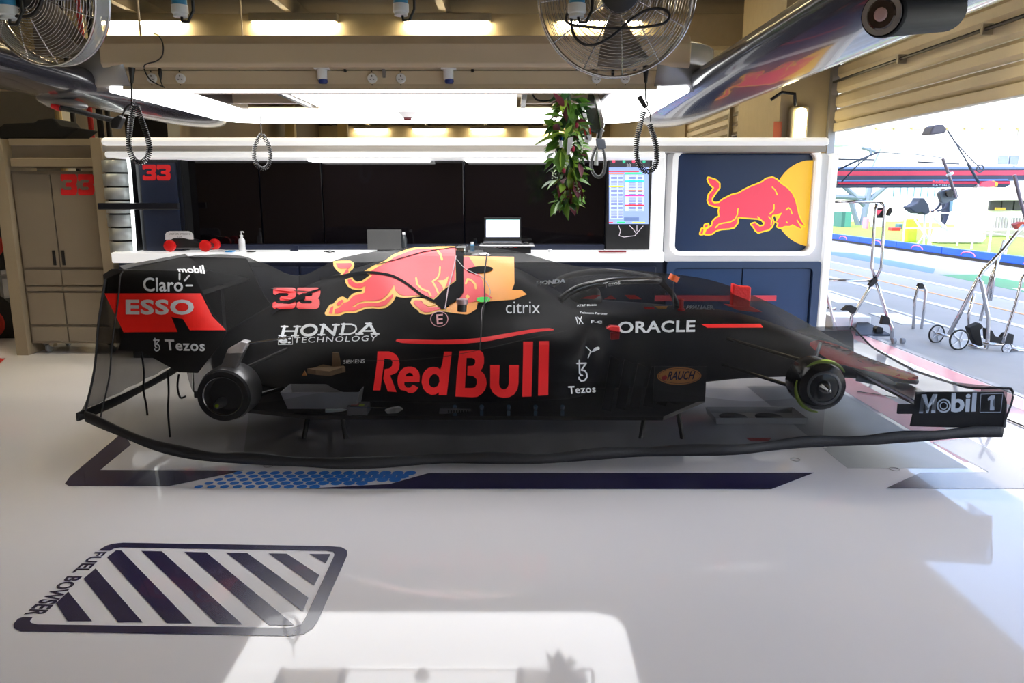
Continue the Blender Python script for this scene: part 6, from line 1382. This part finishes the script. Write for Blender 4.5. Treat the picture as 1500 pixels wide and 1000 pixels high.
mapped(onquad(text2d('RACING', .02, 0, 1.3), [(1366, 269.5), (1392, 270.5), (1392, 273.5), (1366, 272.5)]), onY(bY + .1), 'lettering', mat('logo_pale', (.5, .6, .7), .5), b2)
def rods(name, label, cat, Y, segs, mt=GREYM, base=None):
    P0 = PY(*segs[0][0][0], Y); t = thing(name, label, cat, P0)
    for k, (P, r) in enumerate(segs):
        m = MB(); m.tube([PY(a, b, Y) for a, b in P], r, 8); m.build('rod', mt, t, True)
    return t
DG = mat('dark_rod', (.06, .08, .12), .4, .3)
r1 = rods('boom_lamp', 'bell shaped lamp head on jointed thin arms above the booms', 'lamp', 11.0, [([(1388, 191), (1399, 208), (1422, 246)], .010), ([(1399, 208), (1436, 247)], .008), ([(1418, 240), (1434, 268)], .02)], DG)
m = MB(); p = [PY(1386, 181, 11), PY(1378, 181.5, 11), PY(1374, 183, 11)]
mb = MB(); mb.prism([PY(a, b, 11) for a, b in ((1362, 197), (1368, 184), (1375, 182), (1383, 182), (1388, 190), (1384, 195))], (0, .25, 0)); mb.build('lamp_hood', mat('hood_mauve', (.10, .09, .12), .4), r1, bevel=.02)
m = MB(); m.tube([PY(1436, 247, 11) + Vector((.05 * math.cos(a), 0, .05 * math.sin(a))) for a in [k * PI / 6 for k in range(12)]], .01, 5, True); m.build('hook_ring', DG, r1)
r2 = rods('cable_boom_arm', 'thin dark arms and wires above the left part of the booms', 'arm', 11.2, [([(1221, 252), (1250, 238), (1286, 223)], .014), ([(1232, 267), (1258, 240), (1272, 230)], .010), ([(1221, 233), (1281, 234)], .010), ([(1286, 223), (1340, 226), (1381, 231)], .006), ([(1344, 237), (1405, 240)], .010), ([(1258, 234), (1258, 243)], .008)], DG)
# pit screen hanging from its arm
sc_ = thing('hanging_monitor', 'grey rounded monitor hung on a slanted pole below the booms', 'monitor', PY(1390, 290, 10.8))
m = MB(); m.prism([PY(a, b, 10.8) for a, b in ((1376, 284), (1379, 280), (1398, 275), (1402, 277), (1404, 288), (1402, 292), (1384, 298), (1380, 297))], (0, .08, 0)); m.build('housing', mat('monitor_grey', (.12, .15, .18), .4), sc_, bevel=.01)
m = MB(); m.tube([PY(1381, 232, 10.75), PY(1390, 256, 10.75), PY(1400, 289, 10.75)], .022, 8); m.build('pole', mat('pole_mauve', (.2, .17, .2), .4, .4), sc_)
m = MB(); m.tube([PY(1391, 254, 10.7), PY(1392, 256, 10.7)], .05, 8); m.build('clamp', WHITE, sc_)
m = MB(); m.lathe([(0, 0), (.05, 0), (.05, .05), (0, .05)], PY(1392, 283, 10.72), 'y', 10); m.build('swivel', BLACK, sc_)
# black hooded camera on a stand behind
hc = thing('hooded_camera', 'black hooded broadcast camera on a stand on the grass', 'camera', (PY(1352, 350, 22).x, 22, 0))
m = MB(); m.prism([PY(a, b, 22) for a, b in ((1332, 303), (1339, 300), (1345, 296), (1347, 290), (1354, 290), (1361, 300), (1363, 311), (1356, 315), (1350, 311), (1344, 313), (1336, 308))], (0, .4, 0)); m.build('hood', mat('hood_navy', (.015, .025, .05), .6), hc, bevel=.03)
m = MB(); m.tube([PY(1355, 313, 22.2), (PY(1355, 345, 22.2).x, 22.2, 0)], .03, 8); m.build('stand', PALE, hc)
for dx in (-.3, .3): m = MB(); m.tube([(PY(1355, 345, 22.2).x, 22.2, .5), (PY(1355, 345, 22.2).x + dx, 22.2, 0)], .02, 6); m.build('leg', PALE, hc)
# slanted pole in front at the right edge
m = MB(); m.tube([PY(1486, 256, 9.5), PY(1494, 290, 9.5), PY(1503, 322, 9.5), PY(1512, 360, 9.5)], .022, 8); m.build('slanted_pole', mat('pole_mauve', (0, 0, 0)), label='slanted dark and white pole at the right edge below the boom', cat='pole', smooth=True)
m = MB(); m.prism([PY(a, b, 9.6) for a, b in ((1488, 329), (1497, 325), (1504, 325), (1504, 334), (1494, 336))], (0, .1, 0)); m.build('red_black_pouch', mat('pouch_red', (.55, .05, .02), .5), label='small red and black pouch hanging at the right edge', cat='pouch')

# ------------------------------------------------------------------ person far behind, partly hidden by the monitor
def person(x, y, label):
    H = 1.72; pe = thing('person', label, 'person', (x, y, 0))
    def skin(name, verts, edges, radii, mt, sub=2):
        me = bpy.data.meshes.new(name); me.from_pydata(verts, edges, []); o = bpy.data.objects.new(name, me); C.objects.link(o); o.parent = pe
        md = o.modifiers.new('skin', 'SKIN'); md.use_smooth_shade = True
        for i, r in enumerate(radii): me.skin_vertices[0].data[i].radius = (r, r * .85) if not isinstance(r, tuple) else r
        me.skin_vertices[0].data[0].use_root = True
        s = o.modifiers.new('sub', 'SUBSURF'); s.levels = 1; s.render_levels = sub; me.materials.append(mt); return o
    # leaning forward towards -x
    V = [(0, 0, .92), (.02, 0, 1.1), (-.02, 0, 1.32), (-.06, 0, 1.46), (-.10, 0, 1.54), (-.14, 0, 1.64), (-.15, 0, 1.72),
         (.0, -.11, .88), (-.10, -.13, .50), (-.22, -.14, .09), (-.33, -.14, .03),
         (.02, .11, .88), (.06, .13, .48), (.10, .13, .09), (-.02, .13, .03),
         (-.05, -.19, 1.40), (-.14, -.24, 1.14), (-.33, -.20, 1.05), (-.41, -.19, 1.06),
         (-.05, .19, 1.40), (-.12, .25, 1.14), (-.30, .22, 1.02), (-.38, .21, 1.03)]
    E = [(0, 1), (1, 2), (2, 3), (3, 4), (4, 5), (5, 6), (0, 7), (7, 8), (8, 9), (9, 10), (0, 11), (11, 12), (12, 13), (13, 14), (3, 15), (15, 16), (16, 17), (17, 18), (3, 19), (19, 20), (20, 21), (21, 22)]
    R = [(.15, .12), (.14, .11), (.17, .12), (.12, .09), .05, (.085, .09), (.07, .08), (.09, .09), .06, .045, .04, (.09, .09), .06, .045, .04, .055, .045, .033, .035, .055, .045, .033, .035]
    skin('body', V, E, R, mat('person_navy_clothes', (.012, .02, .05), .8))
    mb = MB(); mb.lathe([(0, -.12), (.06, -.10), (.085, -.03), (.09, .04), (.07, .10), (0, .13)], (x - .16, y, 1.66), 'z', 16); mb.build('head', mat('skin_tone', (.55, .33, .22), .6), pe, True)
    mb = MB(); mb.lathe([(.095, .02), (.098, .06), (.08, .12), (0, .145)], (x - .145, y, 1.66), 'z', 16); mb.build('hair', mat('hair_dark', (.03, .02, .015), .7), pe, True)
    mb = MB(); mb.prism([(x - .25, y - .012, 1.64), (x - .275, y, 1.63), (x - .25, y + .012, 1.64), (x - .245, y, 1.67)], (.0, 0, .01)); mb.build('nose', MATS['skin_tone'], pe)
    for sy in (-1, 1):
        mb = MB(); mb.lathe([(0, -.008), (.008, 0), (0, .008)], (x - .243, y + sy * .03, 1.675), 'y', 8); mb.build('eye', BLACK, pe)
        mb = MB(); mb.lathe([(0, -.012), (.022, -.006), (.022, .006), (0, .012)], (x - .15, y + sy * .092, 1.66), 'y', 8); mb.build('ear', MATS['skin_tone'], pe)
        for fI in range(4):
            yy = y + (-.19 if sy < 0 else .21) + (fI - 1.5) * .018; zz = 1.06 if sy < 0 else 1.03
            x_ = x - (.42 if sy < 0 else .39)
            mb = MB(); mb.tube([(x_, yy, zz), (x_ - .04, yy, zz - .01), (x_ - .062 + .004 * abs(fI - 1.5), yy, zz - .035)], [.009, .008, .006], 6); mb.build('finger', MATS['skin_tone'], pe)
        mb = MB(); mb.tube([(x_ + .02, yy + .0, zz + .01), (x_ - .01, yy - .05, zz + .02), (x_ - .035, yy - .055, zz + .0)], [.011, .009, .007], 6); mb.build('thumb', MATS['skin_tone'], pe)
    mb = MB(); mb.prism([(x + .06, y - .14, 1.0), (x + .19, y - .14, 1.05), (x + .18, y - .14, 1.45), (x + .06, y - .14, 1.48)], (0, .28, 0)); mb.build('backpack', mat('steel_blue_bag', (.12, .22, .32), .6), pe, bevel=.03)
    return pe
c = PY(1381, 340, 26.5)
person(c.x, 26.5, 'person in dark navy clothes leaning forward on the grass, head behind the monitor')

# ------------------------------------------------------------------ steel stands in the doorway
CH = mat('chrome_tube', (.66, .64, .64), .16, 1, var=.04)
def tubes(name, label, cat, segs, base):
    t = thing(name, label, cat, base)
    for s in segs:
        pts, r = s[0], s[1]; nm_ = s[2] if len(s) > 2 else 'tube'; mt = s[3] if len(s) > 3 else CH
        m = MB(); m.tube(pts, r, 8); m.build(nm_, mt, t, True)
    return t
def L(Y, *P): return [PY(a, b, Y) for a, b in P]
RY = 8.3
gz = PZ(1250, 512, 0).y
rk = tubes('wheel_gun_stand', 'tall polished tube rack with crossed legs just outside the wall unit', 'stand', [
    (L(RY, (1222, 256), (1219, 300), (1214, 370), (1209, 410)), .018), (L(RY, (1223, 295.5), (1292, 295.5)), .016), (L(RY, (1284, 298), (1282, 310), (1277, 392), (1282, 408)), .017), (L(RY, (1290, 296), (1296, 302), (1294, 340), (1291, 392), (1283, 408)), .017),
    (L(RY, (1208, 410.5), (1284, 411)), .013), (L(RY, (1282, 410), (1270, 428), (1253, 456), (1248, 462), (1245, 480)), .019), (L(RY, (1284, 414), (1290, 432), (1302, 470), (1307, 482), (1306, 503)), .020), (L(RY, (1207, 411), (1212, 432), (1221, 470), (1226, 488)), .018),
    (L(RY - .1, (1258, 505), (1308, 505)), .018, 'base_bar'), (L(RY, (1213, 451), (1224, 452)), .016, 'peg')], (PY(1260, 500, RY).x, RY, 0))
m = MB(); m.prism(L(RY - .02, (1234, 455), (1242, 448), (1248, 447), (1256, 451), (1254, 457), (1249, 460), (1244, 455)), (0, .07, 0)); m.build('rubber_pad', RUBBER, rk, bevel=.006)
m = MB(); m.prism(L(RY - .02, (1294, 462), (1303, 464), (1305, 476), (1291, 475)), (0, .06, 0)); m.build('rubber_pad', RUBBER, rk, bevel=.006)
m = MB(); m.prism(L(RY - .02, (1279, 409), (1285, 406), (1286, 412), (1277, 420), (1273, 418)), (0, .05, 0)); m.build('clamp', RUBBER, rk)
m = MB(); m.prism(L(RY + .03, (1284, 304), (1295, 304), (1295, 319), (1284, 319)), (0, .04, 0)); m.build('black_plate', BLACK, rk, bevel=.004)
m = MB(); m.prism(L(RY - .01, (1285, 308), (1293, 307), (1286, 315)), (0, .005, 0)); m.build('pink_sticker', PINKB, rk)
m = MB(); m.prism(L(RY + .03, (1300, 315), (1303, 308), (1306, 304), (1307, 310), (1303, 316)), (0, .05, 0)); m.build('black_hook', RUBBER, rk)
for (a, b) in ((1308, 514), (1321, 511)):
    c = PY(a, b, RY - .25); m = MB(); m.lathe([(0, -.02), (.03, -.018), (.034, 0), (.03, .018), (0, .02)], (c.x, c.y, .034), 'x', 14); m.build('castor', mat('castor_grey', (0, 0, 0)), rk, 'auto')
rp = tubes('red_pole', 'red pole standing at the outer end of the wall unit', 'pole', [(L(7.95, (1211, 398), (1210, 412), (1208, 440), (1204, 476), (1203, 500)), .022, 'pole', RED)], (PY(1205, 476, 7.95).x, 7.95, 0))
m = MB(); m.tube([PY(1212, 398, 7.95), PY(1214, 330, 7.95), PY(1217, 230, 7.95)], .012, 6); m.build('hose', BLACK, rp)
# low crates beyond the nose
m = MB(); c = PY(1240, 495, 8.9); m.box(c.x - .18, 8.9, 0, c.x + .28, 9.3, .16); m.build('white_case', WHITE, label='low white case standing behind the nose of the car', cat='case', bevel=.01)
m = MB(); m.prism([PZ(1254, 492, 0), PZ(1306, 492, 0), PZ(1306, 492, 0) + Vector((0, .3, .02)), PZ(1256, 480, 0) + Vector((0, 0, .12))], (0, .02, .015)); m.build('dark_ramp', BLACK, label='dark low ramp between the rack legs', cat='ramp')
# small U stand
us = tubes('small_lifting_bar', 'narrow upright steel loop on a low foot in the doorway', 'stand', [(L(9.0, (1337, 490), (1340, 440), (1345, 420), (1348, 417), (1354, 420), (1356, 426), (1354, 450), (1348, 492)), .017), (L(8.9, (1322, 497), (1365, 496)), .014, 'base_bar'), (L(8.6, (1324, 503), (1376, 509)), .018, 'base_bar')], (PY(1345, 490, 9).x, 9.0, 0))
m = MB(); m.prism(L(8.98, (1345, 419), (1347, 415), (1352, 415), (1355, 419), (1353, 423), (1346, 423)), (0, .05, 0)); m.build('grip', RUBBER, us, bevel=.004)
for P in (((1325, 486), (1330, 487), (1340, 490), (1340, 494), (1328, 491)), ((1340, 490), (1348, 489), (1350, 494), (1344, 497), (1339, 494)), ((1316, 492), (1324, 490), (1327, 503), (1320, 503), (1314, 499))):
    m = MB(); m.prism(L(8.85, *P), (0, .06, 0)); m.build('rubber_foot', RUBBER, us)
m = MB(); m.prism(L(8.6, (1283, 481), (1287, 478), (1294, 480), (1295, 488), (1284, 490)), (0, .08, 0)); m.build('clamp_block', BLACK, label='small black clamp block on the floor left of the rack legs', cat='clamp', bevel=.006)
# wheeled jack
wj = tubes('wheeled_jack', 'large polished jack with two white spoked wheels and long handle', 'jack', [
    (L(7.9, (1500, 330), (1490, 341), (1470, 366), (1440, 396), (1433, 408), (1390, 490)), .021), (L(7.8, (1433, 408), (1438, 414), (1448, 465), (1447, 498), (1444, 510), (1440, 511), (1420, 505)), .021), (L(8.15, (1471, 352), (1461, 385), (1452, 405), (1436, 470)), .016),
    (L(8.2, (1427, 430), (1419, 460), (1418, 486), (1422, 494)), .016), (L(8.1, (1462, 375), (1455, 410), (1450, 440)), .02), (L(8.0, (1371, 488), (1405, 496)), .013, 'axle')], (PY(1405, 500, 7.8).x, 7.8, 0))
def spokewheel(parent, c, R, tilt):
    o_ = ORG[parent.name]; ax = Vector((math.sin(tilt), -math.cos(tilt), 0)); u = Vector((math.cos(tilt), math.sin(tilt), 0)); v = Vector((0, 0, 1))
    cir = lambda r, off=0: [c + ax * off + (u * math.cos(a * PI / 14) + v * math.sin(a * PI / 14)) * r for a in range(28)]
    m = MB(); m.tube(cir(R * .92), R * .09, 8, True); w = m.build('tyre', RUBBER, parent, True)
    m = MB(); m.tube(cir(R * .80), R * .05, 6, True); m.build('rim', WHITE, w, True)
    m = MB(); a_ = cir(R * .8, .004); b_ = cir(R * .8, -.008); m.add(a_ + b_, [tuple(range(28)), tuple(range(55, 27, -1))]); m.build('disc', mat('wheel_disc', (.62, .64, .68), .4), w)
    for k in range(5):
        a = k * 2 * PI / 5; m = MB(); m.tube([c + ax * .012, c + ax * .012 + (u * math.cos(a) + v * math.sin(a)) * R * .78], R * .06, 6); m.build('spoke', WHITE, w)
    m = MB(); m.tube([c - ax * .03, c + ax * .03], R * .14, 10); m.build('hub', CH, w)
spokewheel(wj, PY(1372, 489, 8.15), .105, .25); spokewheel(wj, PY(1405, 497.5, 7.75), .112, .1)
m = MB(); m.prism(L(7.95, (1420, 480), (1436, 473), (1441, 478), (1436, 484), (1440, 506), (1432, 508), (1424, 494)), (0, .09, 0)); m.build('black_cradle', RUBBER, wj, bevel=.008)
# second jack at the right edge
sj = tubes('low_jack', 'low jack with black cradle and small white wheel at right edge', 'jack', [
    (L(7.7, (1506, 396), (1497, 408), (1488, 445), (1472, 492), (1469, 502)), .016), (L(7.7, (1440, 503), (1470, 505)), .016, 'base_bar'), (L(7.65, (1480, 513), (1512, 514)), .02, 'base_bar'), (L(7.9, (1486, 508), (1514, 512)), .014, 'base_bar')], (PY(1475, 510, 7.7).x, 7.7, 0))
spokewheel(sj, PY(1475, 510, 7.62), .058, .1)
m = MB(); P = [(1443, 480), (1454, 484), (1458, 492), (1466, 495), (1471, 488), (1474, 487), (1486, 490), (1484, 504), (1470, 503), (1450, 501), (1444, 496)]
m.prism(L(7.8, *P), (0, .05, 0)); m.build('black_cradle', RUBBER, sj, bevel=.006)
# thin black cable on the floor at the right
m = MB(); m.tube([PZ(1476, 614, .008), PZ(1488, 619, .008), PZ(1510, 628, .008), PZ(1560, 646, .008)], .006, 6); m.build('floor_cable', BLACK, label='thin black cable lying on the floor right of the front wing', cat='cable')
m = MB(); m.tube([PZ(1256, 573, .006), PZ(1290, 578, .006), PZ(1340, 587, .006)], .003, 6); m.build('floor_cable', BLACK, label='very thin cable on the floor under the front wing', cat='cable')
